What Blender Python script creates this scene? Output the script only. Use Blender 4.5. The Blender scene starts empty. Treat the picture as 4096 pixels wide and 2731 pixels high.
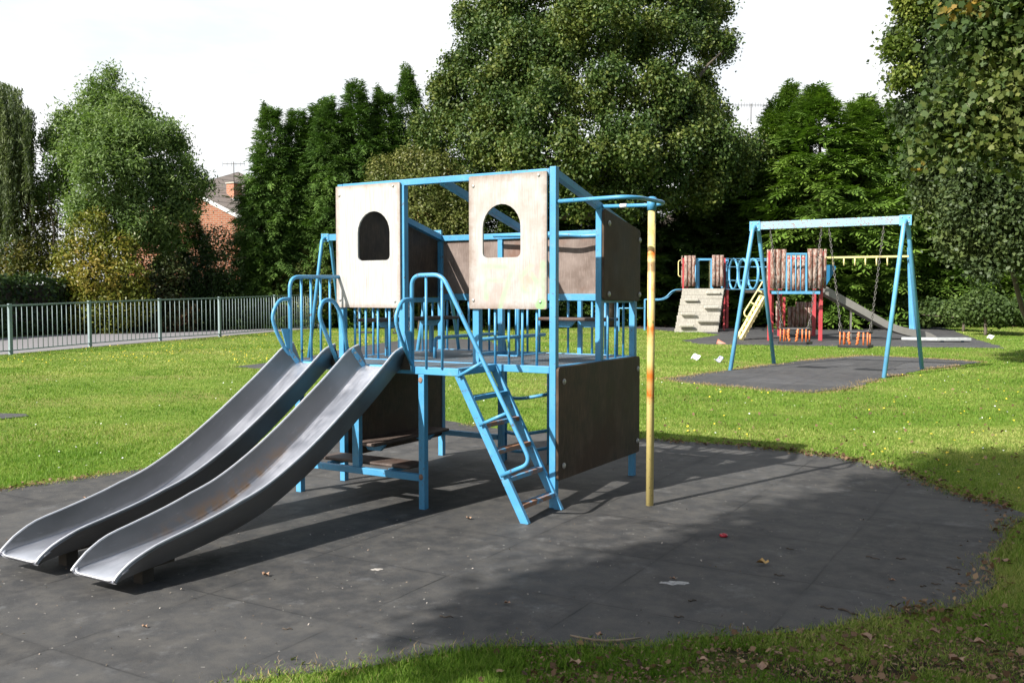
import bpy, math, random
import numpy as np
from mathutils import Vector, Matrix
from mathutils.geometry import tessellate_polygon
random.seed(7); RNG=np.random.default_rng(11)
S=bpy.context.scene; COL=S.collection
V=Vector
# ------------------------------------------------------------------ camera
F,YAW,PIT,ROLL,CX,CY,EYE=3765.13,.5351,.0502,-.0002,3.3548,-6.3106,1.65
fwd=V((-math.sin(YAW)*math.cos(PIT),math.cos(YAW)*math.cos(PIT),-math.sin(PIT)))
rt=V((math.cos(YAW),math.sin(YAW),0)); up=rt.cross(fwd)
CAM=V((CX,CY,EYE)); K=4096/2352
def ray(sx,sy): return fwd+rt*((sx*K-2048)/F)+up*((1365.5-sy*K)/F)
def D(sx,sy,t): return CAM+ray(sx,sy)*t
def G(sx,sy,z=0.):
    d=ray(sx,sy); return CAM+d*((z-EYE)/d.z)
def pxm(t): return 2162./t            # pixels (2352 wide) per metre
cd=bpy.data.cameras.new('camera'); cam=bpy.data.objects.new('camera',cd); COL.objects.link(cam)
cd.sensor_width=36; cd.lens=F/4096*36; cd.clip_end=500; cd.clip_start=.05
cam.matrix_world=Matrix(((rt.x,up.x,-fwd.x,CX),(rt.y,up.y,-fwd.y,CY),(rt.z,up.z,-fwd.z,EYE),(0,0,0,1)))
S.camera=cam
BC=(G(2020,1535).x,G(2020,1535).y)
# ------------------------------------------------------------------ light
SD=V((.35,1.,-.85)).normalized()     # direction the sunlight travels
sl=bpy.data.lights.new('sun','SUN'); so=bpy.data.objects.new('sun',sl); COL.objects.link(so)
sl.energy=5.0; sl.angle=math.radians(.6); sl.color=(1,.965,.91)
so.rotation_euler=SD.to_track_quat('-Z','Y').to_euler()
W=bpy.data.worlds.new('World'); S.world=W; W.use_nodes=True
nt=W.node_tree; N=nt.nodes; Lk=nt.links; N.clear()
wo=N.new('ShaderNodeOutputWorld'); bg=N.new('ShaderNodeBackground'); sky=N.new('ShaderNodeTexSky')
sky.sky_type='NISHITA'; sky.sun_disc=False; sky.sun_elevation=math.asin(-SD.z)
sky.sun_rotation=math.atan2(-SD.x,-SD.y); sky.dust_density=2.0
tc=N.new('ShaderNodeTexCoord'); mp=N.new('ShaderNodeMapping'); mp.inputs['Scale'].default_value=(1.2,1.2,4.5)
nz=N.new('ShaderNodeTexNoise'); nz.inputs['Scale'].default_value=1.7; nz.inputs['Detail'].default_value=7; nz.inputs['Roughness'].default_value=.6
Lk.new(tc.outputs['Generated'],mp.inputs[0]); Lk.new(mp.outputs[0],nz.inputs['Vector'])
cr=N.new('ShaderNodeValToRGB'); cr.color_ramp.elements[0].position=.36; cr.color_ramp.elements[1].position=.58
cr.color_ramp.elements[0].color=(.0,.0,.0,1); cr.color_ramp.elements[1].color=(1,1,1,1)
Lk.new(nz.outputs['Fac'],cr.inputs[0])
# low in the sky the thin cloud is a solid white sheet, overhead it breaks up
sp=N.new('ShaderNodeSeparateXYZ'); Lk.new(tc.outputs['Generated'],sp.inputs[0])
mr=N.new('ShaderNodeMapRange'); mr.inputs['From Min'].default_value=.84; mr.inputs['From Max'].default_value=1.0
mr.inputs['To Min'].default_value=.86; mr.inputs['To Max'].default_value=.0
Lk.new(sp.outputs['Z'],mr.inputs['Value'])
mx0=N.new('ShaderNodeMath'); mx0.operation='MULTIPLY_ADD'; mx0.inputs[1].default_value=.16; mx0.use_clamp=True
Lk.new(cr.outputs[0],mx0.inputs[0]); Lk.new(mr.outputs[0],mx0.inputs[2])
# cloud bank added on the view side; sky elsewhere thinned to cut fill light
dt=N.new('ShaderNodeVectorMath'); dt.operation='DOT_PRODUCT'; Lk.new(tc.outputs['Generated'],dt.inputs[0]); dt.inputs[1].default_value=(-.66,.75,0)
m2=N.new('ShaderNodeMapRange'); m2.inputs['From Min'].default_value=.15; m2.inputs['From Max'].default_value=.42; m2.inputs['To Min'].default_value=.08; m2.inputs['To Max'].default_value=1
Lk.new(dt.outputs['Value'],m2.inputs['Value']); mx1=N.new('ShaderNodeMath'); mx1.operation='MULTIPLY'; Lk.new(mx0.outputs[0],mx1.inputs[0]); Lk.new(m2.outputs[0],mx1.inputs[1]); mx0=mx1
mix=N.new('ShaderNodeMix'); mix.data_type='RGBA'
Lk.new(mx0.outputs[0],mix.inputs['Factor']); Lk.new(sky.outputs[0],mix.inputs['A']); cl=N.new('ShaderNodeMix'); cl.data_type='RGBA'; cl.inputs['A'].default_value=(7.9,8.3,8.6,1); cl.inputs['B'].default_value=(9.0,9.05,9.1,1); Lk.new(cr.outputs[0],cl.inputs['Factor']); Lk.new(cl.outputs['Result'],mix.inputs['B'])
Lk.new(mix.outputs['Result'],bg.inputs['Color']); bg.inputs['Strength'].default_value=.075
Lk.new(bg.outputs[0],wo.inputs[0])
S.view_settings.view_transform='Standard'; S.view_settings.look='None'; S.view_settings.exposure=.84; S.view_settings.gamma=1
S.render.engine='CYCLES'; S.cycles.max_bounces=6; S.cycles.transparent_max_bounces=4; S.cycles.diffuse_bounces=3
S.render.resolution_x=1024; S.render.resolution_y=682
# ------------------------------------------------------------------ materials
class NB:
    def __init__(s,name):
        s.m=bpy.data.materials.new(name); s.m.use_nodes=True; s.t=s.m.node_tree; s.n=s.t.nodes; s.l=s.t.links
        s.bs=s.n['Principled BSDF']; s.out=s.n['Material Output']; s.tc=s.n.new('ShaderNodeTexCoord')
    def lk(s,a,b): s.l.new(a,b)
    def coord(s,scale=(1,1,1)):
        m=s.n.new('ShaderNodeMapping'); m.inputs['Scale'].default_value=scale; s.lk(s.tc.outputs['Object'],m.inputs[0]); return m.outputs[0]
    def noise(s,sc,det=4,rough=.6,scale=(1,1,1)):
        n=s.n.new('ShaderNodeTexNoise'); n.inputs['Scale'].default_value=sc; n.inputs['Detail'].default_value=det; n.inputs['Roughness'].default_value=rough
        s.lk(s.coord(scale),n.inputs['Vector']); return n.outputs['Fac']
    def ramp(s,f,stops):
        r=s.n.new('ShaderNodeValToRGB'); e=r.color_ramp.elements
        while len(e)<len(stops): e.new(.5)
        for i,(p,c) in enumerate(stops):
            e[i].position=p; e[i].color=(c if isinstance(c,tuple) else (c,c,c))+(1,)
        s.lk(f,r.inputs[0]); return r.outputs[0]
    def mix(s,f,a,b,mode='MIX'):
        m=s.n.new('ShaderNodeMix'); m.data_type='RGBA'; m.blend_type=mode
        for k,v in (('Factor',f),('A',a),('B',b)):
            if isinstance(v,(int,float)): m.inputs[k].default_value=v
            elif isinstance(v,tuple): m.inputs[k].default_value=v+(1,)
            else: s.lk(v,m.inputs[k])
        return m.outputs['Result']
    def math(s,op,a,b=0.,c=None,clamp=False):
        m=s.n.new('ShaderNodeMath'); m.operation=op; m.use_clamp=clamp
        for i,v in enumerate((a,b,c)):
            if v is None: continue
            if isinstance(v,(int,float)): m.inputs[i].default_value=v
            else: s.lk(v,m.inputs[i])
        return m.outputs[0]
    def attr(s,name='rnd'):
        a=s.n.new('ShaderNodeAttribute'); a.attribute_name=name; return a.outputs['Fac']
    def xyz(s):
        p=s.n.new('ShaderNodeSeparateXYZ'); s.lk(s.tc.outputs['Object'],p.inputs[0]); return p.outputs
    def bump(s,h,st=.3,dist=.01):
        b=s.n.new('ShaderNodeBump'); b.inputs['Strength'].default_value=st; b.inputs['Distance'].default_value=dist; s.lk(h,b.inputs['Height']); s.lk(b.outputs[0],s.bs.inputs['Normal'])
    def done(s,col,rough=.6,metal=0.,spec=None):
        for k,v in (('Base Color',col),('Roughness',rough),('Metallic',metal)):
            if isinstance(v,(int,float)): s.bs.inputs[k].default_value=v
            elif isinstance(v,tuple): s.bs.inputs[k].default_value=v+(1,)
            else: s.lk(v,s.bs.inputs[k])
        if spec is not None: s.bs.inputs['Specular IOR Level'].default_value=spec
        return s.m
def blob(b,x,y,px,py,rx,ry,lo=.6,hi=1.2):
    """soft elliptical mask: 1 inside, 0 outside, on two coordinate sockets"""
    a=b.math('POWER',b.math('ABSOLUTE',b.math('MULTIPLY',b.math('SUBTRACT',x,px),1/rx)),2)
    c=b.math('POWER',b.math('ABSOLUTE',b.math('MULTIPLY',b.math('SUBTRACT',y,py),1/ry)),2)
    r=b.math('SQRT',b.math('ADD',a,c))
    m=b.n.new('ShaderNodeMapRange'); b.lk(r,m.inputs['Value']); m.inputs['From Min'].default_value=lo; m.inputs['From Max'].default_value=hi
    m.inputs['To Min'].default_value=1; m.inputs['To Max'].default_value=0; return m.outputs[0]
def paint(name,c,chip=(.10,.05,.03),chipth=.70,rough=.38,wear=None,worng=(.30,.42,.5)):
    b=NB(name); n1=b.noise(9,6,.7); n2=b.noise(45,4,.7); n3=b.noise(2.2,3)
    col=b.mix(b.ramp(n3,[(.35,0.),(.7,1.)]),c,tuple(min(1,x*1.22+.015) for x in c))
    col=b.mix(b.ramp(n1,[(.56,0.),(.70,.55)]),col,worng)
    f=b.ramp(n2,[(chipth-.055,0.),(chipth-.02,1.)]); col=b.mix(f,col,chip)
    f2=b.ramp(b.noise(11,8,.85),[(.60,0.),(.615,.9)]); col=b.mix(f2,col,chip)
    b.bump(b.noise(60,3),.12,.004)
    return b.done(col,b.ramp(n1,[(.3,rough-.06),(.8,rough+.25)]))
BLUE=paint('blue_paint',(.055,.25,.44),worng=(.15,.32,.42))
BLUE2=paint('light_blue_paint',(.10,.33,.54),chip=(.22,.10,.05))
RUSTB=paint('rusty_blue_paint',(.22,.42,.56),chip=(.24,.11,.06),chipth=.585,worng=(.36,.22,.16))
REDP=paint('red_paint',(.46,.055,.065),chip=(.35,.12,.08),worng=(.6,.2,.16))
CREAM=paint('cream_yellow_paint',(.78,.68,.30),chip=(.45,.3,.12),chipth=.74,worng=(.8,.7,.45))
GREYP=paint('galvanised_steel',(.20,.26,.26),chip=(.3,.33,.33),worng=(.30,.35,.34),rough=.5)
def mat_pole():
    b=NB('yellow_pole_paint'); z=b.xyz()[2]; n=b.noise(6,5,.65,(1,1,.5)); n2=b.noise(50,4,.7)
    col=b.mix(b.noise(3,3),(.62,.50,.17),(.70,.56,.24))
    for z0,h in ((2.12,.10),(1.96,.06),(1.72,.16),(1.38,.20),(1.02,.14),(.88,.10)):
        m=b.math('MULTIPLY',blob(b,z,z,z0,z0,h,h,.1,1.2),b.ramp(n,[(.42,0.),(.55,1.)])); col=b.mix(m,col,(.60,.16,.02))
    col=b.mix(blob(b,z,z,1.86,1.86,.07,.07,.6,1.),col,(.30,.19,.08))
    m=b.math('MULTIPLY',blob(b,z,z,1.42,1.42,.07,.07,.2,1.2),b.ramp(b.noise(9),[(.5,0.),(.54,1.)])); col=b.mix(m,col,(.10,.16,.02))
    m=b.math('MULTIPLY',blob(b,z,z,1.34,1.34,.06,.06,.2,1.2),b.ramp(b.noise(12),[(.5,0.),(.54,1.)])); col=b.mix(m,col,(.55,.03,.03))
    col=b.mix(b.ramp(n2,[(.63,0.),(.66,1.)]),col,(.10,.07,.03)); b.bump(n2,.15,.004)
    return b.done(col,.42)
POLE=mat_pole()
def mat_ladder_tread():
    b=NB('worn_rung_paint'); f=b.ramp(b.noise(7,6,.7,(1,1,1)),[(.42,0.),(.52,1.)])
    return b.done(b.mix(f,(.09,.33,.55),(.28,.14,.08)),.45)
TREAD=mat_ladder_tread()
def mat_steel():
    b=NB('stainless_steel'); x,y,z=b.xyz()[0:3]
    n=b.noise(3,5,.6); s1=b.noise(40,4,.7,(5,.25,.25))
    # sides painted darker, bed brighter: reflection contrast put into the colour
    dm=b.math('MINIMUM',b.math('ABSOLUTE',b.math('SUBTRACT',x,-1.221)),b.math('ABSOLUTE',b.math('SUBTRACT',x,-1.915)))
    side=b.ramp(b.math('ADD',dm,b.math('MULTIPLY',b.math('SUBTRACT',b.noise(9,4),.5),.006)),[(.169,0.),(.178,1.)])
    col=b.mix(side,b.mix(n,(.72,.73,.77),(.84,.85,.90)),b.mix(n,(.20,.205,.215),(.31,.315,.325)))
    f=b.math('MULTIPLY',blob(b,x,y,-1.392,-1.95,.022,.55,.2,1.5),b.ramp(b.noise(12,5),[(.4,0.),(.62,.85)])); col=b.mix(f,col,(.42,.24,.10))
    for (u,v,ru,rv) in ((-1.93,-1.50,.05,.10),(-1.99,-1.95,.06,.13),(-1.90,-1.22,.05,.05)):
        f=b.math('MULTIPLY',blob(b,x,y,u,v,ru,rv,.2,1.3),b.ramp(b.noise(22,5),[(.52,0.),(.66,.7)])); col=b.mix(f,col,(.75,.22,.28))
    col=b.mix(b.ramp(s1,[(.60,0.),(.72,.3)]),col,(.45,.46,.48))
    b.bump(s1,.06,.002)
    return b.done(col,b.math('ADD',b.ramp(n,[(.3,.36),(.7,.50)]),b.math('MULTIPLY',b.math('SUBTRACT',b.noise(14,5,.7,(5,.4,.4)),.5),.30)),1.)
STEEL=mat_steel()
def mat_dull_steel():
    b=NB('dull_steel'); n=b.noise(6,5); return b.done(b.mix(n,(.26,.25,.22),(.36,.34,.31)),.5,.5)
DSTEEL=mat_dull_steel()
def mat_brown(name,c1,c2,st=1.):
    b=NB(name); n=b.noise(4,7,.65); g=b.noise(40,3,.5,(2.5,2.5,.25)); n3=b.noise(1.7,4,.6)
    col=b.mix(b.ramp(n,[(.35,0.),(.7,1.)]),c1,c2)
    col=b.mix(b.ramp(g,[(.5,0.),(.75,.35*st)]),col,tuple(min(1,v*1.9) for v in c2))
    col=b.mix(b.ramp(n3,[(.50,0.),(.62,.6)]),col,(c1[0]*1.5,c1[1]*.95,c1[2]*.7))
    b.bump(g,.15,.003)
    return b.done(col,b.ramp(n,[(.3,.5),(.7,.7)]),spec=.25)
BROWN=mat_brown('dark_brown_board',(.030,.020,.014),(.105,.070,.047),1.)
BROWN2=mat_brown('greyish_brown_board',(.13,.095,.078),(.24,.19,.165),.8)  # lighter, greyer brown than the side boards
SEATW=mat_brown('dark_seat_board',(.05,.036,.03),(.13,.10,.085))
def mat_white():
    b=NB('weathered_white_board'); x,y,z=b.xyz()[0:3]
    grain=b.noise(34,5,.65,(3.2,1,.16)); n=b.noise(2.6,6,.65); nf=b.noise(18,6,.7)
    col=b.mix(b.ramp(grain,[(.44,0.),(.74,.7)]),(.43,.425,.41),(.25,.195,.165))
    # more wear on the right-hand board
    m=b.math('MULTIPLY',b.ramp(n,[(.45,0.),(.64,1.)]),b.math('GREATER_THAN',x,-1.1)); m=b.math('MULTIPLY',m,.7)
    col=b.mix(m,col,(.34,.255,.215))
    # weathered brown border around each board and window
    def rim(xl,xr,zb,zt,w=.05):
        dx=b.math('MINIMUM',b.math('SUBTRACT',x,xl),b.math('SUBTRACT',xr,x)); dz=b.math('MINIMUM',b.math('SUBTRACT',z,zb),b.math('SUBTRACT',zt,z))
        d=b.math('MINIMUM',dx,dz); d=b.math('SUBTRACT',d,b.math('MULTIPLY',nf,w*1.5))
        mr=b.n.new('ShaderNodeMapRange'); b.lk(d,mr.inputs['Value']); mr.inputs['From Min'].default_value=-w*.9; mr.inputs['From Max'].default_value=-.0*w
        mr.inputs['To Min'].default_value=1; mr.inputs['To Max'].default_value=0
        inside=b.math('MULTIPLY',b.math('GREATER_THAN',x,xl-.01),b.math('LESS_THAN',x,xr+.01))
        return b.math('MULTIPLY',mr.outputs[0],inside)
    col=b.mix(b.math('MULTIPLY',rim(-.77,-.065,1.535,2.575,.075),.95),col,(.23,.17,.135))
    col=b.mix(b.math('MULTIPLY',rim(-2.15,-1.455,1.535,2.575,.05),.9),col,(.27,.20,.16))
    # faint spray-paint letters
    def seg(x1,z1,x2,z2,w):
        L=math.hypot(x2-x1,z2-z1); ux,uz=(x2-x1)/L,(z2-z1)/L
        px=b.math('SUBTRACT',x,x1); pz=b.math('SUBTRACT',z,z1)
        tt=b.math('MINIMUM',b.math('MAXIMUM',b.math('ADD',b.math('MULTIPLY',px,ux),b.math('MULTIPLY',pz,uz)),0.),L)
        ex=b.math('SUBTRACT',px,b.math('MULTIPLY',tt,ux)); ez=b.math('SUBTRACT',pz,b.math('MULTIPLY',tt,uz))
        d=b.math('SQRT',b.math('ADD',b.math('MULTIPLY',ex,ex),b.math('MULTIPLY',ez,ez)))
        mr=b.n.new('ShaderNodeMapRange'); b.lk(d,mr.inputs['Value']); mr.inputs['From Min'].default_value=w*.35; mr.inputs['From Max'].default_value=w
        mr.inputs['To Min'].default_value=1; mr.inputs['To Max'].default_value=0; return mr.outputs[0]
    green=None
    for s_ in ((-.62,1.87,-.61,1.62,.03),(-.62,1.87,-.43,1.86,.026),(-.61,1.76,-.47,1.755,.024),(-.36,1.86,-.48,1.55,.03),(-.20,1.87,-.29,1.79,.028),(-.29,1.79,-.28,1.68,.028),(-.28,1.68,-.19,1.65,.028),(-.19,1.65,-.15,1.74,.028),(-.15,1.74,-.20,1.80,.028),(-.10,1.88,-.11,1.60,.036)):
        g=seg(*s_); green=g if green is None else b.math('MAXIMUM',green,g)
    br=b.ramp(b.noise(16,5),[(.3,.25),(.65,1.)])
    col=b.mix(b.math('MULTIPLY',b.math('MULTIPLY',green,br),.62),col,(.27,.47,.26))
    col=b.mix(b.math('MULTIPLY',blob(b,x,z,-.12,1.575,.05,.045,.5,1.1),.8),col,(.22,.62,.16))
    col=b.mix(b.math('MULTIPLY',b.math('MULTIPLY',blob(b,x,z,-.235,1.735,.045,.06,.3,1.2),br),.7),col,(.52,.27,.16))
    b.bump(grain,.12,.002)
    return b.done(col,.6)
WHITE=mat_white()
def mat_mesh():
    b=NB('expanded_metal_deck'); x,y,z=b.xyz()[0:3]
    u=b.math('ADD',b.math('MULTIPLY',x,24),b.math('MULTIPLY',y,40)); v=b.math('SUBTRACT',b.math('MULTIPLY',x,24),b.math('MULTIPLY',y,40))
    a=b.math('ABSOLUTE',b.math('SINE',b.math('MULTIPLY',u,1.57))); c=b.math('ABSOLUTE',b.math('SINE',b.math('MULTIPLY',v,1.57)))
    f=b.ramp(b.math('MINIMUM',a,c),[(.30,1.),(.45,0.)])
    col=b.mix(b.ramp(b.noise(5,5),[(.4,0.),(.65,1.)]),(.22,.30,.36),(.26,.22,.20))
    col=b.mix(f,(.03,.035,.04),col); b.bump(f,.6,.004)
    return b.done(col,.5,.3)
DECK=mat_mesh()
def mat_log(name,paintf):
    b=NB(name); g=b.noise(14,6,.7,(3,3,.35)) ; n=b.noise(16,6,.75,(1,1,.35))
    if paintf: col=b.mix(b.ramp(n,[(.46,0.),(.54,1.)]),(.19,.075,.05),(.40,.33,.28)); col=b.mix(b.ramp(g,[(.4,.0),(.7,.6)]),col,(.13,.06,.04))
    else: col=b.mix(b.ramp(g,[(.35,0.),(.65,1.)]),(.32,.30,.25),(.56,.53,.46))
    b.bump(g,.4,.01); return b.done(col,.75)
LOG=mat_log('flaking_painted_log',True); LOG2=mat_log('weathered_log',False)
def simple(name,c1,c2,sc=8,rough=.6,**k):
    b=NB(name); return b.done(b.mix(b.ramp(b.noise(sc,5),[(.35,0.),(.65,1.)]),c1,c2),rough,**k)
RIM=simple('bright_rolled_steel',(.72,.73,.75),(.85,.86,.88),20,.45,metal=.8)  # brighter than the chute: sun highlight on the rolled edge put into the colour
BLACK=simple('black_rubber',(.012,.012,.013),(.022,.022,.024),20,.45)
ORANGE=simple('orange_plastic',(.62,.12,.02),(.72,.24,.09),25,.5)
CHAIN=simple('chain_steel',(.10,.09,.08),(.22,.21,.20),60,.45,metal=.6)
BOLT=simple('zinc_bolt',(.35,.34,.31),(.5,.49,.46),40,.4,metal=.5)
def leafmat(name,cols,trans=.30,rough=.5,spot=None):
    """cols: three base colours blended by a per-leaf random value and a large noise"""
    b=NB(name); r=b.attr('rnd'); n=b.noise(.55,3,.6)
    c=b.ramp(b.math('ADD',b.math('MULTIPLY',r,.55),b.math('MULTIPLY',n,.6)),[(.25,cols[0]),(.55,cols[1]),(.85,cols[2])])
    if spot:
        f=b.math('MULTIPLY',b.ramp(b.noise(.9,3,.7),[(spot[1],0.),(spot[1]+.06,1.)]),b.math('GREATER_THAN',r,.45)); c=b.mix(f,c,spot[0])
    b.lk(c,b.bs.inputs['Base Color']); b.bs.inputs['Roughness'].default_value=rough+.06; b.bs.inputs['Specular IOR Level'].default_value=.25
    t=b.n.new('ShaderNodeBsdfTranslucent'); tcx=b.mix(1.,c,(1.0,1.15,.55),'MULTIPLY'); b.lk(tcx,t.inputs[0])
    m=b.n.new('ShaderNodeMixShader'); m.inputs[0].default_value=trans; b.lk(b.bs.outputs[0],m.inputs[1]); b.lk(t.outputs[0],m.inputs[2]); b.lk(m.outputs[0],b.out.inputs[0])
    return b.m
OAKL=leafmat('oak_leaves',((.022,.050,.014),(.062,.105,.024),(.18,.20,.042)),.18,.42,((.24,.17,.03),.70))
OAKR=leafmat('shaded_oak_leaves',((.026,.044,.018),(.058,.088,.032),(.12,.155,.045)),.2,.45)  # darker, greyer oak leaves: the tree's shade put into the colour
SYCL=leafmat('sycamore_leaves',((.035,.065,.022),(.07,.11,.03),(.16,.18,.045)),.3,.45,((.26,.17,.03),.62))
ASHL=leafmat('ash_leaves',((.085,.14,.05),(.15,.225,.07),(.25,.32,.11)),.35,.5)
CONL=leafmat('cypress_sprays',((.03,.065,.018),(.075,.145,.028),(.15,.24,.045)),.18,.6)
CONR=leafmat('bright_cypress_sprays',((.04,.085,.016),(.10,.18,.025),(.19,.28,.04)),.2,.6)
PHOT=leafmat('glossy_shrub_leaves',((.035,.05,.014),(.10,.125,.028),(.25,.24,.08)),.2,.35,((.28,.13,.07),.66))
YELL=leafmat('yellow_shrub_leaves',((.06,.085,.015),(.15,.17,.025),(.34,.24,.05)),.25,.35,((.36,.14,.06),.66))
HEDL=leafmat('hedge_leaves',((.012,.026,.008),(.028,.055,.014),(.06,.10,.022)),.15,.35)
WILL=leafmat('willow_leaves',((.05,.07,.035),(.10,.13,.055),(.16,.19,.085)),.3,.5)
BRONZ=leafmat('bronze_shrub_leaves',((.05,.065,.02),(.10,.11,.03),(.22,.17,.03)),.3,.5)
GCOV=leafmat('bramble_leaves',((.03,.055,.015),(.06,.10,.025),(.11,.16,.04)),.25,.5)
GRASSL=leafmat('grass_blades',((.085,.185,.018),(.18,.30,.036),(.44,.45,.15)),.34,.55)
def mat_bark():
    b=NB('bark'); n=b.noise(9,6,.7,(2,2,.4)); b.bump(n,.6,.03); return b.done(b.mix(n,(.05,.04,.03),(.15,.12,.09)),.85)
BARK=mat_bark()
def mat_lawn():
    b=NB('lawn_soil_and_thatch'); n=b.noise(.35,6,.6); n2=b.noise(3,6,.7); n3=b.noise(40,4,.7)
    c=b.mix(b.ramp(n2,[(.35,0.),(.65,1.)]),(.10,.165,.02),(.19,.26,.04))
    c=b.mix(b.ramp(n,[(.48,0.),(.62,.7)]),c,(.24,.22,.07)); c=b.mix(b.ramp(n3,[(.4,0.),(.7,.6)]),c,(.035,.05,.012))
    x,y,z=b.xyz()[0:3]
    # bare trodden earth under the trees near the camera
    e=b.math('MULTIPLY',blob(b,x,y,BC[0],BC[1],1.7,1.1,.3,1.2),b.ramp(b.noise(2.6,5,.7),[(.40,0.),(.54,1.)])); c=b.mix(e,c,(.035,.026,.018))
    b.bump(n3,.5,.02); return b.done(c,.9,spec=.1)
LAWN=mat_lawn()
def mat_mat(name,ox,oy,pitch,base=(.042,.042,.042),dark=(.021,.021,.022)):
    b=NB(name); x,y,z=b.xyz()[0:3]
    wob=b.math('MULTIPLY',b.math('SUBTRACT',b.noise(1.4,3),.5),.035)
    tx=b.math('MULTIPLY',b.math('ADD',b.math('SUBTRACT',x,ox),wob),1/pitch); ty=b.math('MULTIPLY',b.math('ADD',b.math('SUBTRACT',y,oy),wob),1/pitch)
    def edge(t): return b.math('ABSOLUTE',b.math('SUBTRACT',b.math('FRACT',b.math('ADD',t,.5)),.5))
    e=b.math('MINIMUM',edge(tx),edge(ty)); e=b.math('ADD',e,b.math('MULTIPLY',b.math('SUBTRACT',b.noise(25,4,.7),.5),.006))
    seam=b.ramp(e,[(.003,1.),(.009,0.)]); seam=b.math('MULTIPLY',seam,b.ramp(b.noise(1.9,3),[(.42,.06),(.66,.85)]))
    soft=b.ramp(e,[(.0,1.),(.06,0.)])
    w=b.n.new('ShaderNodeTexWhiteNoise'); w.noise_dimensions='2D'; cb=b.n.new('ShaderNodeCombineXYZ')
    b.lk(b.math('FLOOR',tx),cb.inputs[0]); b.lk(b.math('FLOOR',ty),cb.inputs[1]); b.lk(cb.outputs[0],w.inputs['Vector'])
    n=b.noise(1.1,6,.62); n2=b.noise(6,6,.7); n3=b.noise(170,3,.8); n4=b.noise(3.1,7,.75)
    c=b.mix(b.ramp(n,[(.35,0.),(.65,1.)]),base,tuple(v*1.45+.002 for v in base))
    c=b.mix(b.math('MULTIPLY',w.outputs['Value'],.8),c,dark)
    c=b.mix(b.ramp(n2,[(.40,0.),(.64,.55)]),c,(.10,.092,.08)); c=b.mix(b.ramp(b.noise(2.3,5,.7),[(.54,0.),(.62,.5)]),c,dark)
    c=b.mix(b.ramp(n4,[(.57,0.),(.68,.5)]),c,(.15,.15,.15))
    c=b.mix(b.ramp(n3,[(.50,0.),(.78,.75)]),c,(.115,.112,.105))
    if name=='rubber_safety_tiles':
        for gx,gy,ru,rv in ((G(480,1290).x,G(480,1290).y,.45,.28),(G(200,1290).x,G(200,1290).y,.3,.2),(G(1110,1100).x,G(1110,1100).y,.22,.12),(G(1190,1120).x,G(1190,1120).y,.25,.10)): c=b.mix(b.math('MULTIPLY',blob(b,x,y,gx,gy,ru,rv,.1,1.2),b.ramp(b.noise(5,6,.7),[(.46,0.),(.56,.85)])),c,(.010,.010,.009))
    c=b.mix(b.math('MULTIPLY',soft,.25),c,dark); c=b.mix(b.math('MULTIPLY',seam,.92),c,(.008,.008,.008))
    spk=b.ramp(b.noise(33,2,.5),[(.745,0.),(.76,1.)]); c=b.mix(b.math('MULTIPLY',spk,.6),c,(.42,.40,.36))
    b.bump(b.math('SUBTRACT',n3,b.math('MULTIPLY',seam,1.4)),.45,.006)
    return b.done(c,b.ramp(n,[(.3,.62),(.7,.80)]),spec=.35)
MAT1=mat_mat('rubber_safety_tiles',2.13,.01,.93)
MAT2=mat_mat('grey_rubber_tiles',0,0,1.0,(.055,.056,.060),(.035,.036,.040))
def mat_road():
    b=NB('asphalt'); return b.done(b.mix(b.noise(60,5,.8),(.16,.15,.155),(.25,.24,.24)),.85)
ROAD=mat_road()
def mat_mulch():
    b=NB('leaf_mulch'); n=b.noise(7,7,.8); return b.done(b.ramp(n,[(.3,(.04,.025,.018)),(.55,(.13,.075,.05)),(.75,(.25,.16,.11))]),.9)
MULCH=mat_mulch()
def mat_brick():
    b=NB('red_brick'); t=b.n.new('ShaderNodeTexBrick'); b.lk(b.coord(),t.inputs['Vector'])
    t.inputs['Color1'].default_value=(.42,.16,.08,1); t.inputs['Color2'].default_value=(.33,.11,.06,1); t.inputs['Mortar'].default_value=(.35,.28,.22,1)
    t.inputs['Scale'].default_value=1; t.inputs['Brick Width'].default_value=.30; t.inputs['Row Height'].default_value=.13; t.inputs['Mortar Size'].default_value=.014
    mp=t.inputs['Vector'].links[0].from_node; mp.inputs['Rotation'].default_value=(math.radians(90),0,0)
    return b.done(t.outputs['Color'],.85)
BRICK=mat_brick()
def mat_tile():
    b=NB('roof_tiles'); z=b.xyz()[2]; s=b.math('FRACT',b.math('MULTIPLY',z,2.6)); n=b.noise(7,5)
    c=b.mix(n,(.16,.13,.11),(.26,.22,.19)); c=b.mix(b.ramp(s,[(.0,1.),(.2,0.)]),c,(.04,.035,.03)); return b.done(c,.8)
TILE=mat_tile()
WOODW=simple('white_gloss_wood',(.7,.7,.7),(.8,.8,.8),5,.4)
TIMB=simple('dark_timber_boards',(.035,.028,.022),(.06,.05,.04),4,.85)
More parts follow.
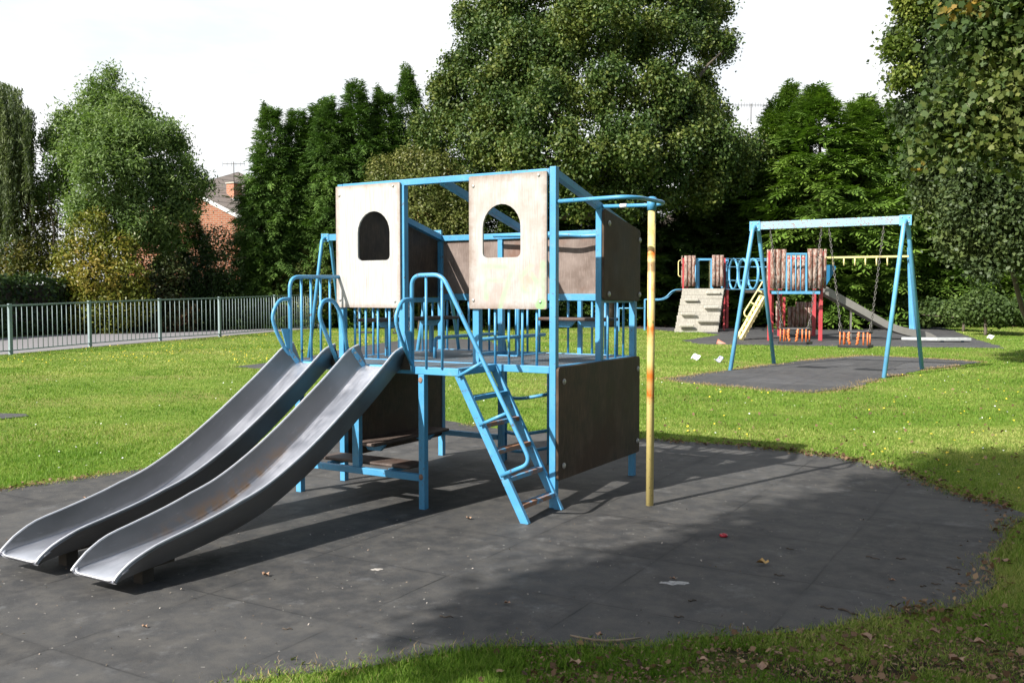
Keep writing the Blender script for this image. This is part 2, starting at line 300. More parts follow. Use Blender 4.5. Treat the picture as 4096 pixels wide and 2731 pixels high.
# ------------------------------------------------------------------ mesh helpers
class MB:
    def __init__(s): s.v=[]; s.f=[]; s.sm=[]
    def add(s,vs,fs,smooth=False):
        o=len(s.v); s.v+= [tuple(p) for p in vs]; s.f+=[tuple(i+o for i in f) for f in fs]; s.sm+=[smooth]*len(fs); return s
    def box(s,a,b):
        (x0,y0,z0),(x1,y1,z1)=a,b
        x0,x1=min(x0,x1),max(x0,x1); y0,y1=min(y0,y1),max(y0,y1); z0,z1=min(z0,z1),max(z0,z1)
        return s.add([(x0,y0,z0),(x1,y0,z0),(x1,y1,z0),(x0,y1,z0),(x0,y0,z1),(x1,y0,z1),(x1,y1,z1),(x0,y1,z1)],
            [(0,3,2,1),(4,5,6,7),(0,1,5,4),(1,2,6,5),(2,3,7,6),(3,0,4,7)])
    def beam(s,p,q,w,h,upv=(0,0,1)):
        p,q=V(p),V(q); d=(q-p).normalized(); u=V(upv); r=d.cross(u)
        if r.length<1e-3: r=d.cross(V((1,0,0)))
        r.normalize(); u=r.cross(d); vs=[]
        for c in (p,q):
            for a,b_ in ((-1,-1),(1,-1),(1,1),(-1,1)): vs.append(c+r*(a*w/2)+u*(b_*h/2))
        return s.add(vs,[(0,1,2,3),(7,6,5,4),(0,4,5,1),(1,5,6,2),(2,6,7,3),(3,7,4,0)])
    def tube(s,pts,r,seg=10,closed=False,caps=True):
        pts=[V(p) for p in pts]; n=len(pts); rr=r if isinstance(r,(list,tuple)) else [r]*n
        rings=[]; prev=None
        for i,p in enumerate(pts):
            if closed: d=pts[(i+1)%n]-pts[i-1]
            elif i==0: d=pts[1]-p
            elif i==n-1: d=p-pts[-2]
            else: d=(pts[i+1]-p).normalized()+(p-pts[i-1]).normalized()
            if d.length<1e-9: d=V((0,0,1))
            d.normalize()
            if prev is None:
                a=d.cross(V((0,0,1)));  a=a if a.length>.05 else d.cross(V((1,0,0)))
            else: a=prev-d*prev.dot(d)
            a.normalize(); prev=a; b_=d.cross(a)
            rings.append([p+(a*math.cos(6.28318*k/seg)+b_*math.sin(6.28318*k/seg))*rr[i] for k in range(seg)])
        vs=[v for R in rings for v in R]; fs=[]
        for i in range(n if closed else n-1):
            j=(i+1)%n
            for k in range(seg): fs.append((i*seg+k,i*seg+(k+1)%seg,j*seg+(k+1)%seg,j*seg+k))
        s.add(vs,fs,True)
        if caps and not closed:
            o=len(s.v)-len(vs); s.f+=[tuple(o+k for k in reversed(range(seg))),tuple(o+(n-1)*seg+k for k in range(seg))]; s.sm+=[False,False]
        return s
    def prism(s,loops,origin,ux,uy,th):
        """loops: outer then holes, 2D; extruded along ux x uy by th"""
        O,X,Y=V(origin),V(ux),V(uy); Z=X.cross(Y).normalized()*th
        flat=[p for l in loops for p in l]; tri=tessellate_polygon([[V((a,b,0)) for a,b in l] for l in loops])
        top=[O+X*a+Y*b+Z for a,b in flat]; bot=[O+X*a+Y*b for a,b in flat]; n=len(flat); fs=[]
        for t in tri:
            a,b,c=[V((flat[i][0],flat[i][1],0)) for i in t]
            t=tuple(t) if (b-a).cross(c-a).z>0 else tuple(reversed(t))
            fs.append(t); fs.append(tuple(i+n for i in reversed(t)))
        o=0
        for l in loops:
            m=len(l)
            for i in range(m): a,b=o+i,o+(i+1)%m; fs.append((a,a+n,b+n,b))
            o+=m
        return s.add(top+bot,fs)
    def ball(s,c,r,sx=1,sy=1,sz=1,seg=10,ring=6):
        vs=[];fs=[]
        for i in range(ring+1):
            th=math.pi*i/ring
            for k in range(seg):
                ph=6.28318*k/seg; vs.append((c[0]+r*sx*math.sin(th)*math.cos(ph),c[1]+r*sy*math.sin(th)*math.sin(ph),c[2]+r*sz*math.cos(th)))
        for i in range(ring):
            for k in range(seg): fs.append((i*seg+k,(i+1)*seg+k,(i+1)*seg+(k+1)%seg,i*seg+(k+1)%seg))
        return s.add(vs,fs,True)
    def build(s,name,m,parent=None,bevel=0):
        me=bpy.data.meshes.new(name); me.from_pydata(s.v,[],s.f); me.update()
        me.polygons.foreach_set('use_smooth',s.sm); me.materials.append(m)
        o=bpy.data.objects.new(name,me); COL.objects.link(o)
        if parent: child(o,parent)
        if bevel:
            b=o.modifiers.new('bevel','BEVEL'); b.width=bevel; b.segments=2; b.limit_method='ANGLE'
        return o
ORG={}
def child(o,p):
    o.parent=p
    o.matrix_parent_inverse=Matrix.Translation(-ORG.get(p.name,V((0,0,0))))
def thing(name,label,cat,loc=(0,0,0),group=None):
    o=bpy.data.objects.new(name,None); COL.objects.link(o); o.location=loc; o.empty_display_size=.2
    ORG[o.name]=V(loc); return tag(o,label,cat,group)
def tag(o,label=None,cat=None,group=None,kind=None):
    if label: o['label']=label
    if cat: o['category']=cat
    if group: o['group']=group
    if kind: o['kind']=kind
    return o
def dup(o,parent=None):
    kids=list(o.children); c=o.copy(); COL.objects.link(c); c.parent=parent
    for k in kids: dup(k,c)
    return c
def fillet(pts,r,n=6):
    pts=[V(p) for p in pts]; out=[pts[0]]
    for i in range(1,len(pts)-1):
        p=pts[i]; a=pts[i-1]-p; b=pts[i+1]-p; rr=min(r,a.length*.48,b.length*.48); a=p+a.normalized()*rr; b=p+b.normalized()*rr
        for k in range(n+1):
            t=k/n; out.append(a*(1-t)**2+p*(2*t*(1-t))+b*t*t)
    out.append(pts[-1]); return out
def box(name,m,parent,a,b,bevel=.004): return MB().box(a,b).build(name,m,parent,bevel)
def tube(name,m,parent,pts,r,seg=12,**k): return MB().tube(pts,r,seg,**k).build(name,m,parent)
def rrect(x0,y0,x1,y1,r,n=5):
    out=[]
    for cx,cy,a0 in ((x1-r,y0+r,-90),(x1-r,y1-r,0),(x0+r,y1-r,90),(x0+r,y0+r,180)):
        for k in range(n+1): a=math.radians(a0+90*k/n); out.append((cx+r*math.cos(a),cy+r*math.sin(a)))
    return out
def npmesh(name,verts,nper,m,parent=None,rnd=None,smooth=False,faces=None):
    """verts (N*nper,3): N polygons of nper corners, or explicit faces array (M,nper)"""
    me=bpy.data.meshes.new(name); nv=len(verts); me.vertices.add(nv); me.vertices.foreach_set('co',np.asarray(verts,np.float32).ravel())
    if faces is None: faces=np.arange(nv,dtype=np.int32).reshape(-1,nper)
    nf=len(faces); me.loops.add(nf*nper); me.polygons.add(nf)
    me.polygons.foreach_set('loop_start',np.arange(0,nf*nper,nper,dtype=np.int32))
    me.loops.foreach_set('vertex_index',np.asarray(faces,np.int32).ravel())
    me.update(calc_edges=True)
    if rnd is not None:
        a=me.attributes.new('rnd','FLOAT','FACE'); a.data.foreach_set('value',np.asarray(rnd,np.float32))
    me.materials.append(m); o=bpy.data.objects.new(name,me); COL.objects.link(o)
    if parent: child(o,parent)
    return o
def unit(a): return a/np.maximum(np.linalg.norm(a,axis=-1,keepdims=True),1e-9)
def leaves(cent,nrm,size,aspect=.55,droop=0.,r=RNG):
    """rhombic, slightly folded leaves -> verts for quads"""
    n=len(cent); nrm=unit(nrm); t=r.normal(size=(n,3)); t[:,2]-=droop; t=unit(np.cross(np.cross(nrm,t),nrm)); b=np.cross(nrm,t)
    L=(size*(.7+.6*r.random(n)))[:,None]; w=L*aspect*.5; c=nrm*L*.12
    q=np.stack([cent-t*L*.5,cent+b*w-t*L*.05+c,cent+t*L*.5,cent-b*w-t*L*.05+c],1); return q.reshape(-1,3)
def lobed(cent,nrm,size,r=RNG):
    """five-pointed leaves as 10-gons -> verts"""
    n=len(cent); nrm=unit(nrm); t=unit(np.cross(np.cross(nrm,r.normal(size=(n,3))+np.array([0,0,-.6])),nrm)); b=np.cross(nrm,t)
    ang=np.radians([0,28,52,78,108,150,180,210,252,282,308,332]); rad=np.array([1,.66,.92,.62,.72,.40,.36,.40,.72,.62,.92,.66])*.5
    L=(size*(.7+.6*r.random(n)))[:,None,None]
    v=cent[:,None,:]+L*(t[:,None,:]*(rad*np.cos(ang))[None,:,None]+b[:,None,:]*(rad*np.sin(ang))[None,:,None]+nrm[:,None,:]*(.10*np.abs(np.sin(ang*2.5))[None,:,None]*.5)); return v.reshape(-1,3)
def crown_pts(lobes,n,clump=.28,per=9,shell=.22,fill=.12,r=RNG,zf=1.):
    """leaf centres and normals clustered on the outsides of many ellipsoids"""
    L=np.array([[*l[0],l[1]] for l in lobes]); a=L[:,3]**2; pick=r.choice(len(L),size=n//per,p=a/a.sum())
    d=unit(r.normal(size=(n//per,3))); rad=1-np.abs(r.normal(size=n//per))*shell
    k=r.random(n//per)<fill; rad[k]=r.random(k.sum())**.5
    c=L[pick,:3]+d*(L[pick,3]*rad)[:,None]*np.array([1,1,zf])
    cc=np.repeat(c,per,0)+r.normal(size=(len(c)*per,3))*clump*(.5+np.repeat(r.random(len(c)),per))[:,None]
    nn=np.repeat(d,per,0)*.7+r.normal(size=(len(c)*per,3))*.75+np.array([0,0,.35]); lr=r.random(len(L)); return cc,nn,np.repeat(.55*lr[pick]+.45*r.random(len(c)),per)
def limb(m,p,q,r0,r1,bend=.12,n=6):
    p,q=V(p),V(q); L=(q-p).length; off=V((random.uniform(-1,1),random.uniform(-1,1),random.uniform(-.3,.6)))*L*bend
    pts=[p.lerp(q,i/n)+off*math.sin(math.pi*i/n)+V((random.gauss(0,1),random.gauss(0,1),0))*L*.012*(0<i<n) for i in range(n+1)]
    m.tube(pts,[r0+(r1-r0)*i/n for i in range(n+1)],7)
def tree(name,label,base,lobes,n,size,mat,aspect=.55,trunk=.35,clump=.28,per=9,shell=.22,fill=.12,droop=.3,group=None,kind='leaf',fork=None,cat='tree',zf=1.,sub=0,ms=.70,lk=.38):
    t=thing(name,label,cat,base,group); base=V(base)
    if sub:
        L2=[]
        for c_,r_ in lobes:
            L2.append((c_,r_*ms))
            for k in range(sub):
                d=unit(RNG.normal(size=3)+np.array([-.1,-.55,.25])); q=r_*RNG.uniform(.26,.44); L2.append((tuple(np.array(c_)+d*(r_-q*.75)),q))
        full=L2
    else: full=lobes
    c,nn,g=crown_pts(full,n,clump,per,shell,fill,zf=zf)
    rnd=np.clip(g*.6+RNG.random(len(c))*.4,0,1)
    if kind=='leaf': npmesh('crown',leaves(c,nn,size,aspect,droop),4,mat,t,rnd)
    else: npmesh('crown',lobed(c,nn,size),12,mat,t,rnd)
    m=MB(); ctr=sum((V(l[0]) for l in lobes),V())/len(lobes)
    fk=fork or V((base.x*.7+ctr.x*.3,base.y*.7+ctr.y*.3,max(base.z+.3,ctr.z*.45)))
    limb(m,base,fk,trunk,trunk*.75,.03); 
    for i,l in enumerate(lobes):
        if i%2==0 or len(lobes)<10: limb(m,fk+(ctr-fk)*random.random()*.5,V(l[0]),trunk*lk,trunk*lk*.16,.10)
    m.build('trunk',BARK,t); return t
def SL(lst,dz=0):      # lobes given as (x,y,depth,radius) seen from the standing point, spread a little in depth
    return [(tuple(D(x,y,t)),rp/pxm(t)) for x,y,t,rp in lst]
# ------------------------------------------------------------------ setting: ground
def sheet(name,poly,z,m,label=None):
    o=MB().prism([poly],(0,0,z-.02),(1,0,0),(0,1,0),.02).build(name,m)
    return tag(o,kind='structure')
g=MB(); g.add([(-300,-120,0),(200,-120,0),(200,320,0),(-300,320,0)],[(0,1,2,3)]); tag(g.build('ground',LAWN),kind='structure')
def smooth_poly(pts,jit=.03,step=.25):
    out=[]
    n=len(pts)
    for i in range(n):
        a,b=V(pts[i]),V(pts[(i+1)%n]); k=max(1,int((b-a).length/step))
        for j in range(k):
            p=a.lerp(b,j/k); out.append((p.x+random.gauss(0,jit),p.y+random.gauss(0,jit)))
    return out
gg=lambda x,y: tuple(G(x,y)[:2])
M1=[gg(*p) for p in ((345,1078),(480,1040),(560,1030),(780,982),(1000,965),(1170,990),(1350,1003),(1500,1010),(1700,1025),(1850,1042),(1950,1055),(2080,1085),(2210,1140),(2300,1160),(2352,1185),(2338,1212),(2308,1240),(2285,1285),(2280,1340),(2250,1378),(2160,1403),(2075,1412),(1950,1446),(1750,1462),(1600,1470),(1500,1484),(1300,1491),(1150,1497),(1000,1505),(800,1543),(640,1558),(560,1574))]
M1=M1+[(.1,-4.4),(-3.2,-5.2),(-5.4,-2.2),(-4.35,-1.75),(-4.26,-1.3),(-4.16,-.83)]
M2=[gg(*p) for p in ((1525,870),(1640,855),(1790,835),(1900,823),(1990,817),(2100,822),(2200,828),(2262,833),(2120,850),(2030,870),(1980,885),(1920,897),(1860,901),(1790,900),(1690,890),(1580,880))]
M3=[(-16.5,36.5)]+[gg(*p) for p in ((1450,752),(1550,762),(1600,760),(1650,770),(1570,782),(1600,790),(1700,792),(1900,795),(2100,797),(2310,800),(2240,780),(2185,757),(2150,750),(2010,744),(1850,741))]
M4=[gg(-60,948),gg(60,952),gg(66,957),gg(0,963),gg(-60,966)]
M5=[gg(*p) for p in ((540,843),(620,833),(700,822),(800,800),(900,785),(960,780),(1060,779),(1130,785),(1150,800),(1060,830),(900,850),(700,852))]
P1,P2,P3,P4,P5=[smooth_poly(p,j,.3) for p,j in ((M1,.022),(M2,.04),(M3,.06),(M4,.01),(M5,.03))]
sheet('safety_mat',P1,.012,MAT1); sheet('swing_mat',P2,.012,MAT2); sheet('climbing_mat',P3,.012,MAT2); sheet('corner_mat',P4,.012,MAT2); sheet('rear_swing_mat',P5,.012,MAT2)
# road behind the fence
FP=[V(G(*p)) for p in ((25,815),(207,797),(368,783),(505,774),(632,763))]
fd=(FP[4]-FP[0]).normalized(); fn=V((-fd.y,fd.x,0))
FA=[FP[0]-fd*(8-4*i)*1.0 for i in range(2)]
a=FP[0]-fd*14; b_=FP[4]+fd*22
road=[tuple((a+fn*.25)[:2]),tuple((b_+fn*.25)[:2]),tuple((b_+fn*7.5)[:2]),tuple((a+fn*7.5)[:2])]
sheet('road',[(p[0],p[1]) for p in reversed(road)],.010,ROAD)
mul=[gg(1430,752),gg(1560,762),gg(1640,750),gg(2000,741),gg(2360,738),gg(2600,733),gg(2600,716),gg(1440,716),gg(1380,730)]
sheet('leaf_litter_bed',smooth_poly(mul,.15,1.5),.006,MULCH)
# ------------------------------------------------------------------ grass
def inpoly(P,poly):
    x,y=P[:,0],P[:,1]; r=np.zeros(len(P),bool); n=len(poly); j=n-1
    for i in range(n):
        xi,yi=poly[i]; xj,yj=poly[j]
        c=((yi>y)!=(yj>y))&(x<(xj-xi)*(y-yi)/(yj-yi+1e-12)+xi); r^=c; j=i
    return r
PROJ_R,PROJ_U,PROJ_F,PC=[np.array(v) for v in (rt,up,fwd,CAM)]
def ground_pts(n,y0,y1,x0=-250,x1=2650):
    sx=RNG.uniform(x0,x1,n); sy=RNG.uniform(y0,y1,n)
    d=PROJ_F+PROJ_R*((sx*K-2048)/F)[:,None]+PROJ_U*((1365.5-sy*K)/F)[:,None]; t=-EYE/d[:,2]; P=PC+d*t[:,None]; return P,t
def edge_noise(P): return P+RNG.normal(size=P.shape)*np.array([.03,.03,0])
def lawn_mask(P):
    m=np.ones(len(P),bool)
    Q=edge_noise(P)
    for pl in (P1,P2,P3,P4,P5): m&=~inpoly(Q,pl)
    m&=~inpoly(P,mul)
    s=(P[:,0]-FP[0].x)*fn.x+(P[:,1]-FP[0].y)*fn.y; m&=~((s>.15)&(s<7.6)); return m
fnoise=lambda P,a,b,c: np.sin(P[:,0]*a+1.3*np.sin(P[:,1]*b*.7))*np.sin(P[:,1]*b+1.7*np.sin(P[:,0]*a*.6+c))
allv=[];allr=[]
for n,y0,y1 in ((120000,1430,1620),(150000,1160,1430),(330000,860,1160),(300000,722,862)):
    P,t=ground_pts(n,y0,y1); k=lawn_mask(P)&(t<60); P=P[k]; t=t[k]
    bare=(fnoise(P,2.1,2.7,.4)+fnoise(P,5.3,4.1,2.)*.6>-.15)&(((P[:,0]-BC[0])/1.7)**2+((P[:,1]-BC[1])/1.1)**2<1.1); k=~bare|(RNG.random(len(P))<.12); P=P[k]; t=t[k]
    big=1.0+.30*(t<7.5); tuft=big*(1+.0*t)+.38*fnoise(P,6.,7.,1.)+.25*fnoise(P,1.3,1.1,3.)
    h=np.clip(np.where(t<7.5,.024,.027)*tuft,.010,.075)*(.6+.8*RNG.random(len(P)))*(1+np.clip(t-8,0,30)*.008); w=np.maximum(.0045,t*.00062)*(.7+.6*RNG.random(len(P)))
    a=RNG.uniform(0,6.283,len(P)); dx=np.stack([np.cos(a),np.sin(a),0*a],1); lean=RNG.normal(size=(len(P),3))*.55; lean[:,2]=1; lean=unit(lean); lean2=unit(lean+RNG.normal(size=(len(P),3))*np.array([.45,.45,.05]))
    p0=P-dx*w[:,None]*.5; p1=P+dx*w[:,None]*.5; mid=P+lean*h[:,None]*.55; tip=mid+lean2*h[:,None]*.6
    q=np.stack([p0,p1,mid+dx*w[:,None]*.35,tip,mid-dx*w[:,None]*.35],1); allv.append(q.reshape(-1,3))
    dry=.16*fnoise(P,.9,1.2,.0)+.22*(fnoise(P,.35,.3,2.)>.1)+.12*fnoise(P,3.1,2.3,1.)
    allr.append(np.clip(RNG.random(len(P))*.75+dry,0,1))
o=npmesh('grass',np.concatenate(allv),5,GRASSL,None,np.concatenate(allr)); tag(o,'short mown green lawn grass around the dark rubber mats','grass',kind='stuff')
# longer, paler blades along the mat edges
def edge_blades(poly,n,h,name,label,mat,maxt=60,spread=.06):
    A=np.array(poly); B=np.roll(A,-1,0); L=np.linalg.norm(B-A,axis=1); i=RNG.choice(len(A),n,p=L/L.sum()); f=RNG.random((n,1)); P=A[i]*(1-f)+B[i]*f; P=np.c_[P+RNG.normal(size=(n,2))*spread,np.zeros(n)]
    t=(P-PC)@PROJ_F; k=(t>1.5)&(t<maxt)&~((P[:,1]<-4)&(P[:,0]<0)); k2=(fnoise(P[k],1.7,1.9,.3)+.5*fnoise(P[k],6.,5.,1.))>-.15; P=P[k][k2]; t=t[k][k2]; n=len(P)
    hh=h*(.4+1.1*RNG.random(n)); w=np.maximum(.0035,t*.0006); a=RNG.uniform(0,6.283,n); dx=np.stack([np.cos(a),np.sin(a),0*a],1); l=RNG.normal(size=(n,3))*.7; l[:,2]=1; l=unit(l)
    q=np.stack([P-dx*w[:,None]*.5,P+dx*w[:,None]*.5,P+l*hh[:,None]*.6+dx*w[:,None]*.3,P+l*hh[:,None]+np.c_[RNG.normal(size=(n,2))*.3*hh[:,None],np.zeros(n)],P+l*hh[:,None]*.6-dx*w[:,None]*.3],1)
    o=npmesh(name,q.reshape(-1,3),5,mat,None,RNG.random(n)); tag(o,label,'grass',kind='stuff')
STRAW=leafmat('dry_grass_blades',((.12,.15,.03),(.34,.25,.11),(.52,.36,.22)),.25,.6)
edge_blades(P1,16000,.035,'edge_grass','dry straw coloured grass fringing the big front mat',STRAW)
edge_blades(P2,11000,.035,'edge_grass','straw coloured dry grass fringing the mat under the cradle swings',STRAW,spread=.12)
edge_blades(P1,22000,.032,'edge_grass','longer green grass tufts overhanging the front mat edge',GRASSL,spread=.07)
# flowers in the lawn
def dots(n,y0,y1,size,name,label,mat,h=.03,x0=-100,x1=2450,clus=0):
    P,t=ground_pts(n,y0,y1,x0,x1)
    if clus:
        c=RNG.integers(0,clus,n); P=P[c]+RNG.normal(size=P.shape)*np.array([.6,.6,0]); t=(P-PC)@PROJ_F
    k=lawn_mask(P)&(t<45)&(t>2.6); P=P[k]; n=len(P); P=P+np.array([0,0,h]); nn=RNG.normal(size=(n,3))*.25+np.array([0,-.3,1])
    a=np.arange(6)*6.283/6; nn=unit(nn); tt=unit(np.cross(nn,RNG.normal(size=(n,3)))); bb=np.cross(nn,tt); s=size*(.6+.7*RNG.random(n))[:,None,None]
    v=P[:,None,:]+s*(tt[:,None,:]*np.cos(a)[None,:,None]+bb[:,None,:]*np.sin(a)[None,:,None]); o=npmesh(name,v.reshape(-1,3),6,mat,None,RNG.random(n)); tag(o,label,name.replace('_',' ').split()[-1],kind='stuff')
YF=simple('yellow_petals',(.75,.55,.02),(.8,.62,.05),5,.6); WF=simple('white_petals',(.75,.75,.70),(.85,.85,.8),5,.6)
dots(1500,752,835,.014,'yellow_flowers','tiny yellow flowers dotted through the lawn beside the grey railing fence',YF,.05,-100,1250,170)
dots(160,850,1100,.012,'yellow_flowers','few yellow flowers scattered in the lawn on the right',YF,.04,1500,2450,40)
dots(260,760,1100,.009,'daisy_flowers','small white daisies and clover heads scattered over the lawn',WF,.035,-100,2450,0)
# ------------------------------------------------------------------ fallen leaves and debris
LEAF=leafmat('fallen_leaves',((.05,.03,.02),(.15,.085,.045),(.32,.22,.13)),.15,.7)
def litter(name,label,P,size,mat=LEAF,z=.02):
    n=len(P); P=P+np.c_[np.zeros((n,2)),z+RNG.random(n)*.015]; nn=RNG.normal(size=(n,3))*.45+np.array([0,0,1.]); o=npmesh(name,leaves(P,nn,size,.6),4,mat,None,RNG.random(n)); return tag(o,label,'leaves',kind='stuff')
def along(pts,n,sp):
    A=np.array([gg(*p) for p in pts]); i=RNG.integers(0,len(A)-1,n); f=RNG.random((n,1)); P=A[i]*(1-f)+A[i+1]*f+RNG.normal(size=(n,2))*sp; return np.c_[P,np.zeros(n)]
litter('fallen_leaves','brown dead leaves gathered along the right edge of the front mat',np.concatenate([along([(1520,1014),(1700,1026),(1850,1043),(1950,1056),(2080,1086),(2210,1140),(2300,1163)],420,.09),along([(2300,1163),(2320,1210),(2268,1290),(2275,1345),(2150,1402),(2080,1410)],110,.07)]),.045)
litter('fallen_leaves','brown leaf crumbs along the far left edge of the front mat',along([(0,1131),(130,1109),(345,1079),(560,1031)],120,.05),.035)
P,t=ground_pts(2600,735,1130,1250,2500); k=lawn_mask(P); litter('fallen_leaves','fallen brown leaves scattered on the lawn near the swings',P[k&(RNG.random(len(P))<.22)],.055,z=.03)
P,t=ground_pts(190,1400,1600,1100,2400); k=lawn_mask(P)&(t>2.7); Pk=P[k]+np.array([0,0,.032]); o=npmesh('fallen_leaves',lobed(Pk,RNG.normal(size=(len(Pk),3))*.6+np.array([0,0,1.]),.046),12,LEAF,None,RNG.random(len(Pk))); tag(o,'curled brown leaves on the shaded foreground grass','leaves',kind='stuff')
P,t=ground_pts(4200,1400,1600,1200,2450); k=lawn_mask(P)&(t>2.5); litter('grass_litter','bits of dry stalk and leaf crumbs in the shaded foreground grass',P[k],.022,z=.012)
P,t=ground_pts(2500,716,752,1380,2400); litter('fallen_leaves','brown leaf litter under the far trees',P,.12)
P,t=ground_pts(1300,1040,1560,-50,2400); k=inpoly(P,P1); Pk=P[k]; litter('mat_crumbs','tiny pale crumbs and grit specks on the front mat',Pk[:420],.013,leafmat('grit',((.05,.04,.03),(.2,.15,.11),(.5,.45,.4)),.05,.8),z=.014)
TWIG=simple('twig_bark',(.04,.03,.022),(.09,.07,.05),30,.8)
def twig(sx,sy,L,ang,r=.0035,label=None,group=None):
    p=G(sx,sy,.016); d=V((math.cos(ang),math.sin(ang),0)); q=V((-d.y,d.x,0)); pts=[p+d*(L*(i/5-.5))+q*L*.08*math.sin(i*1.7+ang*3)+V((0,0,.003*math.sin(i*2+ang))) for i in range(6)]
    m=MB().tube(pts,[r,r*1.1,r,r*.9,r*.8,r*.5],6); m.tube([pts[3],pts[3]+(q*.3+d*.3)*L*.35+V((0,0,.004))],[r*.7,r*.4],5); o=m.build('twig',TWIG); return tag(o,label or 'thin dark twig lying on the dark rubber mat','twig',group or 'twigs on the front mat')
for i,(x,y,L,a) in enumerate(((1025,1415,.07,.4),(660,1443,.05,.6),(1590,1378,.05,.9),(1815,1260,.05,-.2),(1790,1320,.06,.1),(2005,1280,.09,-.4),(1790,1442,.06,1.),(2070,1282,.06,.3),(2150,1340,.05,.2),(1900,1395,.07,-.1),(1560,1415,.05,.5),(2210,1340,.07,.2),(2190,1305,.08,-.3),(2120,1345,.04,.8))): twig(x,y,L,a)
twig(1950,1404,.12,-.5,.006,'longest dark twig lying on the mat at lower right','twigs on the front mat')
m=MB(); p0=G(1310,1458,.02); pts=[G(1310+i*27,1458+9*math.sin(i*.55)+i*1.2,.022) for i in range(7)]; m.tube(pts,[.004,.005,.006,.006,.006,.006,.004],6)
tag(m.build('fallen_stick',simple('pale_stick',(.2,.15,.1),(.3,.24,.16),20,.8)),'pale curved stick lying along the bottom mat edge','stick')
def dead_leaf(sx,sy,size,label,mat=LEAF,group=None,z=.014,rz=0.):
    p=G(sx,sy,z); m=MB(); a=[k*6.283/10 for k in range(10)]; rad=[1,.6,.85,.5,.75,.45,.75,.5,.85,.6]
    vs=[(p.x,p.y,p.z+size*.10)]+[(p.x+size*.5*r_*math.cos(t+rz),p.y+size*.32*r_*math.sin(t+rz),p.z+size*(.05+.30*abs(math.sin(t*1.5+rz)))) for r_,t in zip(rad,a)]
    m.add(vs,[(0,i+1,(i+1)%10+1) for i in range(10)],True); o=m.build('fallen_leaf',mat); return tag(o,label,'leaf',group)
LEAF1=simple('dry_brown_leaf',(.22,.12,.07),(.36,.24,.16),30,.7); LEAF2=simple('ochre_leaf',(.42,.25,.07),(.5,.33,.12),30,.7)
GL='single dead leaves on the front mat'
for x,y,s,l in ((1755,1296,.10,'curled golden brown leaf on the shaded part of the front mat'),(610,1322,.07,'pale curled leaf on the mat right of the slide ends'),(332,1440,.045,'small leaf fragment on the mat below the near slide end'),(1544,1330,.05,'small brown leaf left of the pale splash on the mat'),(2047,1334,.05,'short orange brown leaf stem on the mat at right'),(195,1146,.06,'reddish curled leaf on the mat behind the far slide'),(1076,1192,.06,'small tan leaf on the sunlit mat left of the ladder foot'),(1165,1386,.05,'dark acorn sized leaf curl on the shaded mat')):
    dead_leaf(x,y,s,l,LEAF2 if s>.09 else LEAF1,GL,rz=x*.7)
for i,(x,y) in enumerate(((2260,1440),(2310,1292),(1995,1470),(2040,1490),(1320,1525),(2240,1480),(1375,1460),(2150,1455),(2200,1520),(1480,1540),(1610,1520),(1750,1540),(1900,1520))):
    dead_leaf(x,y,.055+.02*(i%3),'big curled brown oak leaf on the dark foreground grass',LEAF1,'curled leaves on the foreground grass',.035,rz=i*1.3)
# red ring, pale splash, papers
p=G(1662,1232,.012); m=MB(); m.tube([p+V((.020*math.cos(a),.020*math.sin(a),.010)) for a in [k*6.283/16 for k in range(16)]],.009,8,closed=True)
tag(m.build('bottle_cap_ring',simple('red_plastic',(.35,.005,.02),(.45,.01,.03),8,.35)),'small bright red plastic ring on the front mat','cap ring')
p=G(1550,1338,.013); m=MB(); m.prism([[(.075*math.cos(k*.45)*(1+.25*math.sin(k*2.1)),.035*math.sin(k*.45)*(1+.3*math.sin(k*3.3))) for k in range(14)]],(p.x,p.y,.0125),tuple(rt),(-rt.y,rt.x,0),.0015)
tag(m.build('dried_splash',simple('pale_residue',(.22,.22,.21),(.42,.42,.41),60,.8)),'pale grey dried splash mark on the front mat','splash')
p=G(866,1307,.013); m=MB(); m.prism([[(.035*math.cos(k*.5)*(1+.2*math.sin(k*2.1)),.02*math.sin(k*.5)*(1+.3*math.sin(k*3.3))) for k in range(12)]],(p.x,p.y,.0125),tuple(rt),(-rt.y,rt.x,0),.0015)
tag(m.build('dried_splash',simple('pale_residue_small',(.30,.27,.23),(.45,.42,.38),60,.8)),'small beige dried spot on the mat in front of the platform','splash')
def paper(sx,sy,w,h,m_,name,label,cat,z=.05,ang=0.):
    p=G(sx,sy,z); m=MB(); n=6; X=rt*math.cos(ang)+V((-rt.y,rt.x,0))*math.sin(ang); Y=V((-X.y,X.x,0))
    vs=[];fs=[]
    for j in range(n):
        for i in range(n): u,v=i/(n-1)-.5,j/(n-1)-.5; vs.append(p+X*u*w+Y*v*h+V((0,0,.06*math.sin(u*5+v*3)+.05*v+random.uniform(0,.012)+.02)))
    for j in range(n-1):
        for i in range(n-1): k=j*n+i; fs.append((k,k+1,k+n+1,k+n))
    m.add(vs,fs); o=m.build(name,m_); sd=o.modifiers.new('s','SOLIDIFY'); sd.thickness=.004; return tag(o,label,cat)
paper(1598,822,.20,.22,simple('white_paper',(.75,.76,.78),(.85,.86,.88),9,.6),'paper_litter','crumpled white paper on the grass left of the swing','litter')
paper(1653,827,.20,.16,simple('blue_wrapper',(.05,.05,.15),(.6,.62,.7),14,.4),'snack_wrapper','crumpled dark blue and silver wrapper beside the white paper','wrapper',ang=-.4)
m=MB(); p=G((2550+1095/3.484)/K,(950+1485/3.484)/K); m.add([p,p+rt*.36,p+rt*.06+V((0,0,.17)),p+rt*.2+V((.05,.2,.02)),p+rt*.25+V((0,0,.06))],[(0,1,4,2),(0,2,3),(1,3,4),(2,4,3)])
